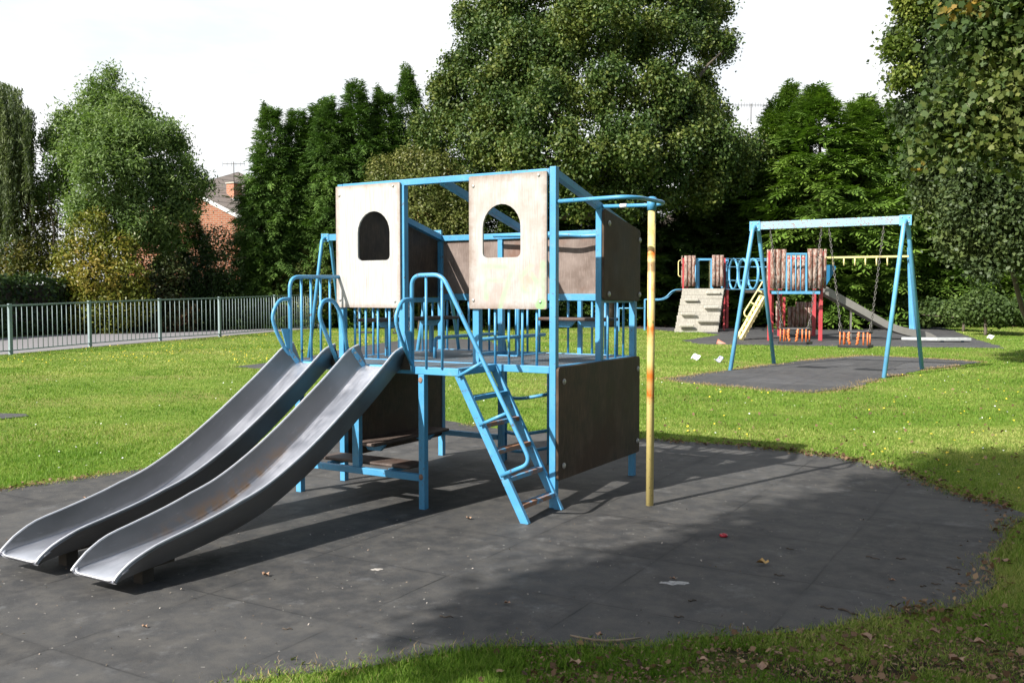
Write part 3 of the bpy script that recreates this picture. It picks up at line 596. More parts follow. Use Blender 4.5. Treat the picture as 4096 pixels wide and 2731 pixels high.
tag(m.build('plastic_scrap',simple('orange_white_plastic',(.75,.12,.05),(.8,.6,.5),6,.5)),'orange and white plastic scrap on the grass edge by the climbing wall','litter')
paper(2275,775,.22,.12,WF,'plastic_bottle_scrap','white crushed plastic scrap on the grass at far right','litter')
# ------------------------------------------------------------------ the blue play tower
TW,TD,HP,HF,HB,EW=2.15,1.555,1.09,2.6,2.235,.55
T=thing('play_tower','blue steel play tower with two white window boards and twin metal slides','play tower',(-1.1,.5,0))
PB=.054
def post(x,y,z0,z1,n='post',m=BLUE,w=PB,p=None): return box(n,m,p or T,(x,y,z0),(x+w,y+w,z1))
o=post(-.056,0,0,HF+.012); 
post(-.752,0,HP,HF-.05,'post',w=.058); post(-1.487,0,HP,HF-.05,'post',w=.058); post(-TW,0,0,HF-.002)
post(-TW,TD-PB,0,HB-.05); post(-1.44,TD-PB,0,HB-.055); post(-PB,TD-PB,0,HB-.05); post(-.056,.805,HP-.046,2.37,w=.054)
post(-.888,-EW,0,HP-.048,'leg',w=.054); post(-TW,-EW,0,HP-.048,'leg',w=.054)
rus=simple('rust',(.16,.07,.04),(.3,.2,.15),40,.8)
for z in (1.0,.26): MB().ball((-.866,-EW-.001,z),.02,1,.35,1.2).build('rusty_bolt',rus,T)
# roof frame
box('roof_beam',BLUE,T,(-TW+.055,.002,HF-.05),(-.058,.052,HF))
box('roof_beam',BLUE,T,(-TW+.055,TD-.062,HB-.055),(-PB-.001,TD-.004,HB))
for x in (-TW+.035,-1.075,-.037):
    m=MB().beam((x,.055,HF-.035),(x,TD-.02,HB-.028),.055,.055); m.build('rafter',BLUE,T,.003)
tube('grab_bar',BLUE,T,fillet([(-1.42,1.40,2.21),(-1.0,1.38,2.20),(-.6,1.35,2.19),(-.45,1.40,2.175),(-.10,1.42,2.19)],.15),.019)
# window boards
def archwin(cx,z0,w,h,r=.04):
    pts=[]; 
    for k in range(5): a=math.radians(180+90*k/4); pts.append((cx-w/2+r+r*math.cos(a),z0+r+r*math.sin(a)))
    for k in range(5): a=math.radians(270+90*k/4); pts.append((cx+w/2-r+r*math.cos(a),z0+r+r*math.sin(a)))
    zc=z0+h-w*.52
    for k in range(13): a=math.pi*k/12; pts.append((cx+w/2*math.cos(a)*(1-.02*math.sin(a)),zc+w*.52*math.sin(a)))
    return pts
for x0,x1,cx,tilt in ((-.77,-.068,-.470,0),(-2.15,-1.457,-1.737,0)):
    m=MB().prism([rrect(x0,1.535,x1,HF-.022,.012,3),list(reversed(archwin(cx,1.935,.345,.415)))],(0,-.004,0),(1,0,0),(0,0,1),.018)
    bd=m.build('window_board',WHITE,T)
    bd['label']='right white board with faint green spray paint' if x0>-1 else 'left white board, cleaner and brighter'
    for bx,bz in ((x0+.04,HF-.10),(x1-.07,HF-.05),(x0+.04,1.60),(x1-.055,1.59)):
        MB().ball((bx,-.024,bz),.013,1,.5,1).build('bolt',BOLT,bd)
# brown boards
def brown(name,poly,org,ux,uy,th,m,bolts=(),nrm=None,label=None):
    b=MB().prism([poly],org,ux,uy,th).build(name,m,T,.006)
    if label: b['label']=label
    for q in bolts:
        MB().ball(q,.024,.55 if abs(nrm[0]) else 1,.55 if abs(nrm[1]) else 1,1,12,7).build('bolt_cap',BOLT,b)
    return b
brown('side_board',rrect(.004,.225,TD+.02,HP+.002,.03),(.001,0,0),(0,1,0),(0,0,1),.022,BROWN,((.026,.09,.98),(.026,TD-.03,.98),(.026,.09,.33),(.026,TD-.03,.33)),(1,0,0),'large dark board closing the right side under the deck')
def cut(poly,r): return [(p.x,p.y) for p in fillet([V((*q,0)) for q in poly]+[V((*poly[0],0))],r,3)][1:]
brown('side_board',[(.83,1.60),(1.54,1.585),(1.575,1.62),(1.575,2.20),(1.55,2.225),(.83,2.355),(.805,2.33),(.805,1.625)],(.001,0,0),(0,1,0),(0,0,1),.022,BROWN,((.026,.90,2.24),(.026,1.55,2.13),(.026,.90,1.65),(.026,1.55,1.645)),(1,0,0),'dark board with sloping top on the right side of the house')
brown('side_board',[(.0,1.62),(1.52,1.62),(1.52,2.215),(.55,2.42),(.0,2.30)],(-TW-.024,0,0),(0,1,0),(0,0,1),.022,BROWN)
brown('side_board',rrect(.02,.215,1.50,1.02,.03),(-TW+.028,0,0),(0,1,0),(0,0,1),.02,BROWN)
brown('back_board',[(-TW+.057,1.652),(-1.444,1.652),(-1.444,2.178),(-TW+.057,2.178)],(0,TD-.02,0),(1,0,0),(0,0,1),.015,BROWN2)
brown('back_board',[(-1.384,1.652),(-.058,1.652),(-.058,2.178),(-1.384,2.178)],(0,TD-.02,0),(1,0,0),(0,0,1),.015,BROWN2)
# deck
d=MB(); zt=HP+.004
for a,b in (((-TW+.03,.03),(-1.36,TD-.06)),((-1.36,.03),(-.92,.97)),((-.92,.03),(-.03,TD-.06)),((-TW+.03,-EW+.04),(-.56,.03))): d.box((a[0],a[1],HP-.016),(b[0],b[1],zt))
dk=d.build('deck',DECK,T)
fr=MB()
for a,b in (((-2.095,0),(-.058,.05)),((-2.095,TD-.055),(-.057,TD-.003))): fr.box((a[0],a[1],HP-.046),(b[0],b[1],HP+.0085))
fr.box((-.058,.052,HP-.044),(-.003,TD-.056,HP+.0085)); fr.box((-TW+.003,.056,HP-.044),(-TW+.055,TD-.056,HP+.0085)); fr.build('deck_frame',BLUE,T,.003)
fr=MB().box((-TW,-EW,HP-.046),(-.52,-EW+.05,HP+.0095)).box((-.57,-EW+.052,HP-.044),(-.522,-.002,HP+.0095)).box((-TW+.002,-EW+.052,HP-.044),(-TW+.052,-.002,HP+.0095)); fr.build('deck_frame',BLUE,T,.003)
fr=MB()
for a,b in (((-1.385,.95),(-1.355,1.49)),((-.925,.95),(-.895,1.49)),((-1.354,.945),(-.926,.975))): fr.box((a[0],a[1],HP-.07),(b[0],b[1],HP+.013))
fr.build('hatch_frame',BLUE,T)
# rails with bars
def bars(par,pts,z0,z1,r=.0105,n='bar',sl=0.):
    for x,y in pts: tube(n,BLUE,par,[(x,y,z0),(x+sl,y,z1)],r,10)
def rail(name,a,b,h,par=T): return MB().box(a,b).build(name,BLUE,par,.003)
r=rail('front_rail',(-.69,.004,1.545),(-.058,.04,1.58),0); bars(r,[(x,.022) for x in (-.553,-.427,-.304,-.176)],HP,1.55)
r=rail('front_rail',(-2.095,.004,1.545),(-1.492,.04,1.58),0); bars(r,[(x,.022) for x in (-1.984,-1.862,-1.73,-1.605)],HP,1.55)
r=rail('back_rail',(-2.095,TD-.055,1.59),(-1.442,TD-.012,1.652),0); bars(r,[(x,TD-.03) for x in (-2.05,-1.92,-1.79,-1.66,-1.55)],HP,1.60)
r=rail('back_rail',(-1.3845,TD-.055,1.59),(-.057,TD-.012,1.652),0); bars(r,[(x,TD-.03) for x in (-1.245,-1.117,-.986,-.82,-.68,-.432,-.299,-.18)],HP,1.60)
box('rail_upright',BLUE,r,(-.575,TD-.05,HP),(-.535,TD-.012,1.60))
r=rail('side_rail',(-.05,.87,1.575),(-.008,TD-.056,1.60),0); bars(r,[(-.03,y) for y in (.998,1.156,1.325)],HP,1.58)
r=rail('side_rail',(-TW+.01,.056,1.57),(-TW+.05,TD-.056,1.615),0); bars(r,[(-TW+.03,y) for y in (.25,.44,.63,.82,1.01,1.2,1.37)],HP,1.58)
# entrance rails of the slide deck
lr=tube('entry_rail',BLUE,T,fillet([(-2.125,-.62,HP-.02),(-2.125,-.62,1.79),(-2.125,.0,1.80)],.10),.0160)
bars(lr,[(-2.125,y) for y in (-.487,-.373,-.255,-.138)],HP,1.785)
er=tube('entry_rail',BLUE,T,fillet([(-.935,-EW-.01,HP-.03),(-.935,-EW-.01,1.79),(-.655,-EW-.01,1.795),(.105,-EW-.01,.455),(-.145,-EW-.01,.345)],.085),.0160,14)
bars(er,[(-.81,-EW),(-.665,-EW)],HP,1.785)
for (a,b) in (((-.516,-EW-.01,1.044),(-.296,-EW-.01,1.16)),((-.327,-EW-.01,.698),(-.095,-EW-.01,.80))): tube('rail_stay',BLUE,er,[a,b],.013)
def hoop(x,y0,zt,nm='slide_hoop'):
    h=tube(nm,BLUE,T,fillet([(x,y0+.01,zt),(x,y0-.12,zt),(x,y0-.21,zt-.13),(x,y0-.16,zt-.26),(x,y0+.0,HP+.02)],.09,8),.0150)
    MB().prism([[(y0-.10,1.37),(y0-.012,1.37),(y0-.012,1.12)]],(x-.004,0,0),(0,1,0),(0,0,1),.008).build('gusset',BLUE,h); return h
hoop(-2.125,-.62,1.61); hoop(-.935,-EW-.01,1.61)
tube('slide_hoop',BLUE,T,fillet([(-1.505,-.60,1.06),(-1.505,-.71,1.50),(-1.505,-.80,1.61),(-1.505,-.93,1.60),(-1.505,-.96,1.48),(-1.505,-.70,1.03)],.085,8),.0160)
# hatch hoops
tube('hatch_rail',BLUE,T,fillet([(-1.405,1.47,1.27),(-1.405,.40,1.27),(-1.405,.40,HP)],.05),.016)
tube('hatch_rail',BLUE,T,fillet([(-.90,1.47,1.27),(-.90,.30,1.27)],.05),.016); tube('hatch_rail',BLUE,T,fillet([(-.90,.98,HP),(-.90,.98,1.57),(-.90,1.5,1.57)],.04),.015)
# benches on the deck and below
def bench(par,a,b,brk,name='seat'):
    s_=MB().box(a,b).build(name,SEATW,par,.012)
    for q in brk:
        MB().prism([[(-.12,0),(.12,0),(.07,-.055),(-.07,-.055)]],q[0],q[1],(0,0,1),.03).build('seat_bracket',BLUE,s_)
    return s_
bench(T,(-2.06,.15,1.405),(-1.83,1.42,1.435),(((-1.95,.45,1.404),(1,0,0)),((-1.95,1.1,1.404),(1,0,0))))
box('seat_support',BLUE,T,(-1.96,.40,HP),(-1.925,.44,1.35)); box('seat_support',BLUE,T,(-1.96,1.08,HP),(-1.925,1.12,1.35))
bench(T,(-.86,1.20,1.41),(-.12,1.43,1.44),(((-.60,1.30,1.409),(1,0,0)),((-.32,1.30,1.409),(1,0,0))))
bench(T,(-2.04,.05,.325),(-1.80,1.20,.353),(((-1.92,.22,.324),(1,0,0)),((-1.92,.95,.324),(1,0,0))))
s_=bench(T,(-1.98,-.46,.285),(-1.04,-.22,.312),())
for x in (-1.85,-1.22): MB().box((x,-EW+.052,.25),(x+.03,-.24,.283)).build('seat_bracket',BLUE,s_)
box('low_beam',BLUE,T,(-TW+.055,-EW+.002,.225),(-.889,-EW+.045,.277)); box('strut',BLUE,T,(-1.545,-EW+.004,.279),(-1.475,-EW+.05,HP-.048))
box('low_beam',BLUE,T,(-TW+.056,TD-.06,.225),(-1.442,TD-.012,.277))
# ladder towards the right
ld=MB().box((-.56,-.02,1.0),(-.54,0,1.02)).build('ladder',BLUE,T)
bpy.data.objects.remove(ld)
def stringer(y): return MB().beam((-.545,y,1.075),(.045,y,-.0),.035,.062).build('ladder',BLUE,T,.003)
L1=stringer(-.525); L2=stringer(-.010)
for i,z in enumerate((.885,.693,.505,.316,.127)):
    x=-.545+(1.075-z)/1.075*.59-.0; m=MB().box((x-.035,-.506,z-.022),(x+.035,-.029,z+.012)).build('rung',TREAD if i else BLUE,L1,.004)
# rear arched ladder
bl=tube('rear_ladder',BLUE,T,fillet([(-1.43,1.63,0),(-1.43,1.63,1.15),(-1.405,1.50,1.28)],.12),.019)
tube('rear_ladder_stile',BLUE,bl,[(-.94,1.63,0),(-.94,1.63,HP)],.019)
for z in (.12,.29,.64,.93): tube('rung',BLUE,bl,fillet([(-1.43,1.63,z),(-1.30,1.60,z-.01),(-1.18,1.60,z),(-.94,1.63,z+.05)],.08),.0165)
# fire pole with its ring
pl=tube('sliding_pole',POLE,T,[(.58,.47,0),(.58,.47,2.335)],.0295,20)
tube('pole_cap',BLUE,pl,[(.58,.47,2.29),(.58,.47,2.385)],.036,18); MB().ball((.58,.47,2.383),.0355,1,1,.35,14,6).build('cap_top',BLUE,pl)
tube('pole_ring',BLUE,T,fillet([(-.01,.035,2.35),(.54,.02,2.355),(.615,.13,2.355),(.625,.62,2.36),(.50,.83,2.365),(-.01,.835,2.375)],.11),.0155,14)
tube('tape_wrap',WOODW,T,[(.155,.833,2.373),(.215,.832,2.372)],.0175,14)
# slides
PROF=[(-.54,1.098),(-.62,1.075),(-.70,1.02),(-.88,.895),(-1.05,.785),(-1.30,.628),(-1.53,.495),(-1.70,.408),(-1.86,.335),(-2.02,.275),(-2.20,.228),(-2.40,.190),(-2.62,.160),(-2.84,.138),(-3.00,.124),(-3.07,.112),(-3.10,.098)]
def slide(x0,x1,label):
    pv=[V((0,a,b)) for a,b in PROF]; fine=[]
    for i in range(len(pv)-1):
        p0=pv[max(0,i-1)];p1=pv[i];p2=pv[i+1];p3=pv[min(len(pv)-1,i+2)]
        for k in range(3):
            t=k/3; fine.append(.5*((2*p1)+(p2-p0)*t+(2*p0-5*p1+4*p2-p3)*t*t+(3*p1-p0-3*p2+p3)*t**3))
    fine.append(pv[-1]); n=len(fine); vs=[]; W_=[]
    for i,p in enumerate(fine):
        d=(fine[min(n-1,i+1)]-fine[max(0,i-1)]).normalized(); nr=V((0,d.z,-d.y)); 
        if nr.z<0: nr=-nr
        y=p.y; h=.158; 
        h=float(np.interp(-y,[2.2,2.6,2.82,2.92,3.0,3.06,3.10],[.158,.132,.115,.092,.062,.030,.010])); fl=.042*min(1,h/.1)
        sec=[]
        for sgn,xe in ((-1,x0),(1,x1)):
            q=p+V((xe-p.x,0,0)); col=[]
            for u in (0,.08,.5,1.0): col.append(q+nr*(h*u)+V((sgn*(fl*u*(h/.158)),0,0)))
            e=col[-1]; col.append(e+V((sgn*.012,0,0))+nr*.004); col.append(e+V((sgn*.020,0,0))-nr*.012); 
            b0=q-nr*.014+V((sgn*.012,0,0)); col.append(b0)
            sec.append(col)
        Lc,Rc=sec; xm=.03
        mid=[p+V((x0+xm-p.x,0,0))-nr*.006,p+V((x1-xm-p.x,0,0))-nr*.006]
        ring=list(reversed(Lc))+mid+Rc; W_.append(ring)
    m=len(W_[0]); vs=[v for r_ in W_ for v in r_]; fs=[]
    for i in range(n-1):
        for k in range(m-1): fs.append((i*m+k,(i+1)*m+k,(i+1)*m+k+1,i*m+k+1))
        fs.append((i*m+m-1,(i+1)*m+m-1,(i+1)*m,i*m))          # underside
    fs.append(tuple(range(m-1,-1,-1))); 
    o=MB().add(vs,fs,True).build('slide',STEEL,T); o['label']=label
    for p_ in list(o.data.polygons)[-1:]: p_.use_smooth=False
    e=o.modifiers.new('e','EDGE_SPLIT'); e.split_angle=math.radians(38)
    for sgn,xe in ((-1,x0),(1,x1)):
        q=[]
        for i,p in enumerate(fine):
            d=(fine[min(n-1,i+1)]-fine[max(0,i-1)]).normalized(); nr=V((0,d.z,-d.y)); nr=nr if nr.z>0 else -nr
            h=float(np.interp(-p.y,[2.2,2.6,2.82,2.92,3.0,3.06,3.10],[.158,.132,.115,.092,.062,.030,.010])); fl=.042*min(1,h/.1)
            q.append(p+V((xe+sgn*(fl*h/.158+.008)-p.x,0,0))+nr*h)
        tube('rolled_edge',RIM,o,q,.0085,8)
    # rolled lip across the run-out
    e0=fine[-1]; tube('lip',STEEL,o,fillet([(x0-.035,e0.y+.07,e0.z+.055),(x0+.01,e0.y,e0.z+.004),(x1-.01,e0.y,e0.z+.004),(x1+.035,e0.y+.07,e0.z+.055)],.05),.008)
    for sgn,xe in ((-1,x0),(1,x1)):
        q=[V((xe,-.555,1.10)),V((xe,-.575,1.088))]; nn=V((sgn*.042,-.085,.132)) ; inn=V((-sgn*.006,-.004,0))
        a=q[0]+inn; b=a+nn; c=b+V((0,-.035,-.024)); d=a+V((0,-.035,-.024))
        MB().add([a,b,c,d,a+V((sgn*.004,0,0)),b+V((sgn*.004,0,0)),c+V((sgn*.004,0,0)),d+V((sgn*.004,0,0))],[(0,1,2,3),(7,6,5,4),(0,4,5,1),(1,5,6,2),(2,6,7,3),(3,7,4,0)]).build('fixing_plate',BLUE2,o)
        for u in (.35,.8): MB().ball(a+nn*u+V((-sgn*.004,-.018,-.010)),.009).build('bolt',BOLT,o)
    MB().prism([[(x1,1.075),(x1+.105,1.075),(x1+.048,1.235)]],(0,-.565,0),(1,0,0),(0,0,1),.006).build('end_plate',TIMB,o)
    xm=(x0+x1)/2
    box('foot',TIMB,o,(xm+.02,-2.86,0),(xm+.10,-2.78,.115)); MB().box((xm-.10,-2.88,.10),(xm+.13,-2.66,.118)).build('foot_bracket',TIMB,o)
    return o
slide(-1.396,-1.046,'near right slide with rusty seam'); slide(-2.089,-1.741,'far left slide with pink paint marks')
# ------------------------------------------------------------------ swing frames
def frame(name,label,a,b,feet,zb,mat,beam_m,group):
    """a,b beam ends; feet four points"""
    t=thing(name,label,'swing frame',((a[0]+b[0])/2,(a[1]+b[1])/2,0),group); a,b=V((a[0],a[1],zb)),V((b[0],b[1],zb)); d=(b-a).normalized()
    MB().beam(a-d*.08,b+d*.08,.10,.17).build('top_beam',beam_m,t,.006)
    pr=V((-d.y,d.x,0))
    for end,(f0,f1),sg in ((a,feet[0],1),(b,feet[1],-1)):
        e=end+d*(sg*.02)
        for s2,f in ((-1,f0),(1,f1)):
            f=V(f); side=-1 if (f-e).dot(pr)<0 else 1
            top=e+pr*(side*.02)+V((0,0,.0)); elbow=e+pr*(side*.19)+V((0,0,-.05))
            leg=MB().tube(fillet([top-V((0,0,.01)),elbow,f-V((0,0,.02))],.45,9),.046,12).build('leg',mat,t)
        pl_=MB().box((-.12,-.008,-.115),(.12,.008,.10)); o=pl_.build('end_plate',mat,t,.004)
        M=Matrix.Translation(e-pr*.060)@Matrix(((d.x,pr.x,0,0),(d.y,pr.y,0,0),(0,0,1,0),(0,0,0,1)))
        o.data.transform(M)
        for u,w in ((-.07,.05),(.07,.05),(.07,-.05)): MB().ball(e-pr*.070+d*u+V((0,0,w)),.016).build('bolt',BOLT,o)
    return t
fa,fb=G(1677,851),G(1778,837); fc,fdd=G(2030,868),G(2118,850)
sa=(fa+fb)/2; sb=(fc+fdd)/2; SZ=3.17
frame('swing_frame','light blue swing frame with rust streaked beam carrying two cradle swings',sa,sb,((fa,fb),(fc,fdd)),SZ,BLUE2,RUSTB,'swing frames')
def chain(m,p,q,pitch=.062,r=.0075):
    p,q=V(p),V(q); d=q-p; n=max(2,int(d.length/pitch)); d/=n; dn=d.normalized(); a=dn.cross(V((0,1,.1))).normalized(); b=dn.cross(a)
    for i in range(n):
        c=p+d*(i+.5); s_=a if i%2 else b
        pts=[c+dn*(d.length*.66*math.cos(k*6.283/8))+s_*(.021*math.sin(k*6.283/8)) for k in range(8)]; m.tube(pts,r,5,closed=True)
def along_beam(a,b,sx):
    lo,hi=-.2,1.2
    a,b=V((a[0],a[1],SZ)),V((b[0],b[1],SZ))
    for _ in range(40):
        mid=(lo+hi)/2; P=a.lerp(b,mid)-CAM; x=(2048+F*P.dot(rt)/P.dot(fwd))/K
        if x<sx: lo=mid
        else: hi=mid
    return a.lerp(b,lo)
bd=(V(sb)-V(sa)).normalized(); bp=V((-bd.y,bd.x,0))
def cradle(x0,x1,sx,zr,zs,label):
    p0=along_beam(sa,sb,x0); p1=along_beam(sa,sb,x1); c=(p0+p1)/2; c=V((c.x,c.y,0))+bd*.03
    t=thing('cradle_swing',label,'cradle swing',(c.x,c.y,zs),'cradle swings')
    w,dp=.31,.17
    def Q(u,v,z): return c+bd*u+bp*v+V((0,0,z))
    ring=[Q(u,v,zr+.02*math.cos(u*9)) for u,v in rrect(-w,-dp,w,dp,.09,4)]
    MB().tube(ring,.024,10,closed=True).build('top_ring',BLACK,t)
    m=MB().prism([rrect(-w-.02,-dp-.04,w+.02,dp+.04,.05)],Q(0,0,zs),tuple(bd),tuple(bp),.06); m.build('seat',BLACK,t,.01)
    for u,v in ((-w+.03,-dp),(-w+.11,-dp-.01),(w-.11,-dp-.01),(w-.03,-dp),(-w+.05,dp),(w-.05,dp)):
        tube('strap',ORANGE,t,[Q(u,v,zr-.01),Q(u*1.0,v*1.0,zs+.05)],.0165,8)
    for u in (-.10,.10):
        pts=[Q(u+.014*math.sin(k*2.2)+(.03 if u<0 else -.03)*(k/11)**3,-dp-.005-.03*math.sin(k*.28),zr-.01-(zr-zs-.08)*k/11) for k in range(12)]
        MB().tube(pts,[.023+.005*(k%2) for k in range(12)],7).build('front_strap',ORANGE,t)
    for p,u in ((p0,-w+.01),(p1,w-.01)):
        top=V((p.x,p.y,SZ-.09)); j=top.lerp(Q(u,0,zr),.90); m=MB(); m.tube([top+V((0,0,.03)),top-V((0,0,.06))],.018,8)
        chain(m,top-V((0,0,.05)),j); chain(m,j,Q(u,-dp+.03,zr)); chain(m,j,Q(u,dp-.03,zr)); m.build('chain',CHAIN,t)
cradle(1770,1887,1826,.90,.555,'left cradle swing with black rubber seat and orange straps')
cradle(1905,2030,1957,.86,.52,'right cradle swing with black rubber seat and orange straps')
# second frame behind the tower
t0=2162*1.5/(675.5-543); la=D(748,543,25.3); lb=D(1008,536,23.9)
f1=G(709,822); lm=V((la.x,la.y,0)); f2=lm*2-f1; f4=G(1056,813); rm=V((lb.x,lb.y,0)); f3=rm*2-f4
frame('swing_frame','plain blue swing frame with two flat seats, mostly behind the play tower',la,lb,((f1,f2),(f3,f4)),(la.z+lb.z)/2-.03,BLUE,BLUE,'swing frames')
ba=V((la.x,la.y,0)); bb=V((lb.x,lb.y,0)); b2=(bb-ba).normalized(); bp2=V((-b2.y,b2.x,0)); SZ2=(la.z+lb.z)/2-.03
def flat(f,label):
    c=ba.lerp(bb,f); z=.62; t=thing('flat_swing',label,'swing',(c.x,c.y,z),'flat swings')
    m=MB().prism([rrect(-.24,-.09,.24,.09,.04)],c+V((0,0,z)),tuple(b2),tuple(bp2),.04); m.build('seat',BLACK,t,.006)
    for s_ in (-.22,.22):
        m=MB(); chain(m,c+b2*s_*1.25+V((0,0,SZ2-.08)),c+b2*s_+V((0,0,z+.03))); m.build('chain',CHAIN,t)
flat(.36,'left flat black swing seat seen between the tower bars'); flat(.68,'right flat black swing seat seen between the tower bars')
# ------------------------------------------------------------------ railing fence
fpost=[FP[0]-fd*4.0]+FP+[FP[4]+fd*4.6,FP[4]+fd*9.2]
fe=thing('railing_fence','grey steel railing fence along the road on the left','fence',tuple(FP[0]))
def fh(p): return 1.36+(p-FP[0]).dot(fd)*.0145
for i,p in enumerate(fpost):
    h=fh(p); o=MB().box((-.045,-.045,0),(.045,.045,h+.03)).build('post',GREYP,None,.005); o.data.transform(Matrix.Translation(p)); child(o,fe)
    if i+1<len(fpost):
        q=fpost[i+1]; h2=fh(q); m=MB(); d=(q-p).normalized(); a,b=p+d*.047,q-d*.047
        m.beam(a+V((0,0,h-.02)),b+V((0,0,h2-.02)),.05,.045); m.beam(a+V((0,0,.12)),b+V((0,0,.12)),.045,.03)
        n=int((q-p).length/.235)
        for k in range(1,n): c=a.lerp(b,k/n); m.tube([c+V((0,0,.12)),c+V((0,0,h+(h2-h)*k/n-.03))],.0125,6)
        m.build('railing_panel',GREYP,fe)
# ------------------------------------------------------------------ far climbing frame (faces the lawn)
FH=V((-math.sin(YAW),math.cos(YAW),0))
def cr_(ox,sc): return lambda x,y,t: V(D((ox+x/sc)/K,(950+y/sc)/K,t))
A_,B_,C_=cr_(2550,3.484),cr_(2950,3.484),cr_(3250,3.1357)
def px(sc,t): return t/F/sc
cfb=B_(800,1450,33.); cfb.z=0
CF=thing('climbing_frame','wooden log climbing frame with climbing wall, net bridge, yellow ladder and slide','climbing frame',tuple(cfb))
def vlog(P,x,y0,y1,t,w,sc=3.484,n='log',m=LOG):
    a=P(x,y1,t); b=P(x,y0,t); b.x,b.y=a.x,a.y; r=w*px(sc,t)/2
    o=MB().tube([a,a.lerp(b,.33)+rt*r*.05,a.lerp(b,.66)-rt*r*.04,b],r,10).build(n,m,CF)
    for f in (.13,.80): q=a.lerp(b,f)-FH*(r*.97); MB().ball(q,r*.20,1,1,1,6,4).build('bolt',TIMB,o)
def vpost(P,x,y0,y1,t,w,m,sc=3.484,ground=False,n='post'):
    a=P(x,y1,t); b=P(x,y0,t); a.x,a.y=b.x,b.y
    if ground: a.z=0
    return MB().beam(a,b,w*px(sc,t),w*px(sc,t),tuple(FH)).build(n,m,CF,.004)
def hbeam(P,p,q,t,t2,w,m,sc=3.484,n='beam',par=None): return MB().beam(P(*p,t),P(*q,t2),w*px(sc,t),w*px(sc,t)).build(n,m,par or CF,.003)
def pipe(P,pts,w,m,sc=3.484,n='rail',r=.1,par=None):
    q=[P(*p) for p in pts]; return MB().tube(fillet(q,r) if len(q)>2 else q,w*px(sc,pts[0][2])/2,8).build(n,m,par or CF)
# nearer tower
for x in (490,565,640): vlog(B_,x,167,712,32.9,72)
for x in (1005,1076,1145): vlog(B_,x,160,710,32.9,70)
vlog(B_,424,170,712,33.6,40); vlog(B_,1217,163,705,33.6,38)
for x in (457,1172): vpost(B_,x,190,1445,33.15,44,REDP,ground=True)
vpost(B_,485,720,1380,35.2,36,REDP,ground=True)
for x in (592,1068): vpost(B_,x,715,1378,36.9,46,REDP,ground=True)
vpost(B_,650,830,1270,38.5,30,REDP,ground=True)
MB().beam(B_(478,768,32.75),B_(1148,768,32.75),.06,40*px(3.484,32.8)).build('deck_beam',BLUE2,CF,.004)
dk2=MB().prism([[(-1.80,0),(.0,0),(.0,3.6),(-1.80,3.6)]],B_(1165,745,33.1)-V((0,0,.06)),tuple(rt),tuple(FH),.10).build('deck',TIMB,CF)
gt=MB(); gt.beam(B_(675,228,32.8),B_(968,228,32.8),.05,26*px(3.484,32.8)); 
for x,w in ((682,18),(958,22)): gt.beam(B_(x,228,32.8),B_(x,750,32.8),w*px(3.484,32.8),.04,tuple(FH))
gt=gt.build('barred_panel',BLUE2,CF)
for x in (747,812,878): MB().tube([B_(x,235,32.8),B_(x,752,32.8)],7*px(3.484,32.8),8).build('bar',BLUE2,gt)
for x in (716,783,850,915): vlog(B_,x,250,742,36.6,60)
hbeam(B_,(690,290),(945,290),36.2,36.2,18,REDP)
for i,x in enumerate((722,776,832,888,944,1002,1060,1118)): vlog(B_,x,962 if i<2 else 897,1250,37.2,52)
vlog(B_,543,887,1250,38.5,26)
# monkey bar and its end frame
MB().beam(C_(165,252,33.4),C_(1215,235,33.4),24*px(3.1357,33.4),24*px(3.1357,33.4)).build('monkey_bar_beam',CREAM,CF)
for x in (255,393,530,663,802,938): pipe(C_,((x,255,33.4),(x+1,352,33.4)),17,CREAM,3.1357,'hand_grip')
ef=MB(); ef.beam(C_(1213,125,33.6),C_(1240,1145,33.4),.13,.06); ef.beam(C_(1222,240,33.6),C_(1288,1150,33.4),.16,.06); ef=ef.build('end_frame',BLUE2,CF)
for y in (560,770,885,1000): hbeam(C_,(1222+y*.012,y),(1262+y*.02,y+6),33.5,33.5,8,BLUE2,3.1357,'rung',ef)
# slide
MB().prism([[(0,0),(.28,0),(.36,-.07),(.34,-.17),(.18,-.46),(0,-.76)]],C_(165,345,33.9),tuple(rt),(0,0,1),.05).build('slide_hood',simple('deep_blue_panel',(.02,.16,.32),(.03,.2,.38),6,.4),CF)
top=[(170,612),(560,830),(940,1048),(1050,1095),(1150,1125),(1300,1155),(1400,1172),(1480,1200),(1552,1240)]; bot=[(150,690),(540,900),(900,1105),(1030,1160),(1130,1192),(1250,1222),(1350,1236),(1440,1246),(1552,1250)]
sv=[];sf=[]
for (a,b) in zip(top,bot):
    p,q=C_(*a,33.9),C_(*b,33.9); k=FH*.62; sv+=[p,q,q+k,p+k,p+k-V((0,0,.001))+FH*.03,q+k+FH*.03-V((0,0,.05)),q-FH*.03-V((0,0,.05)),p-FH*.03]
for i in range(len(top)-1):
    for k in range(8): sf.append((i*8+k,i*8+(k+1)%8,(i+1)*8+(k+1)%8,(i+1)*8+k))
MB().add(sv,sf).build('slide',DSTEEL,CF)
vpost(C_,482,870,1290,34.1,22,DSTEEL,3.1357,True,'slide_leg'); vpost(C_,1268,1235,1310,34.0,26,BLUE2,3.1357,True,'slide_leg')
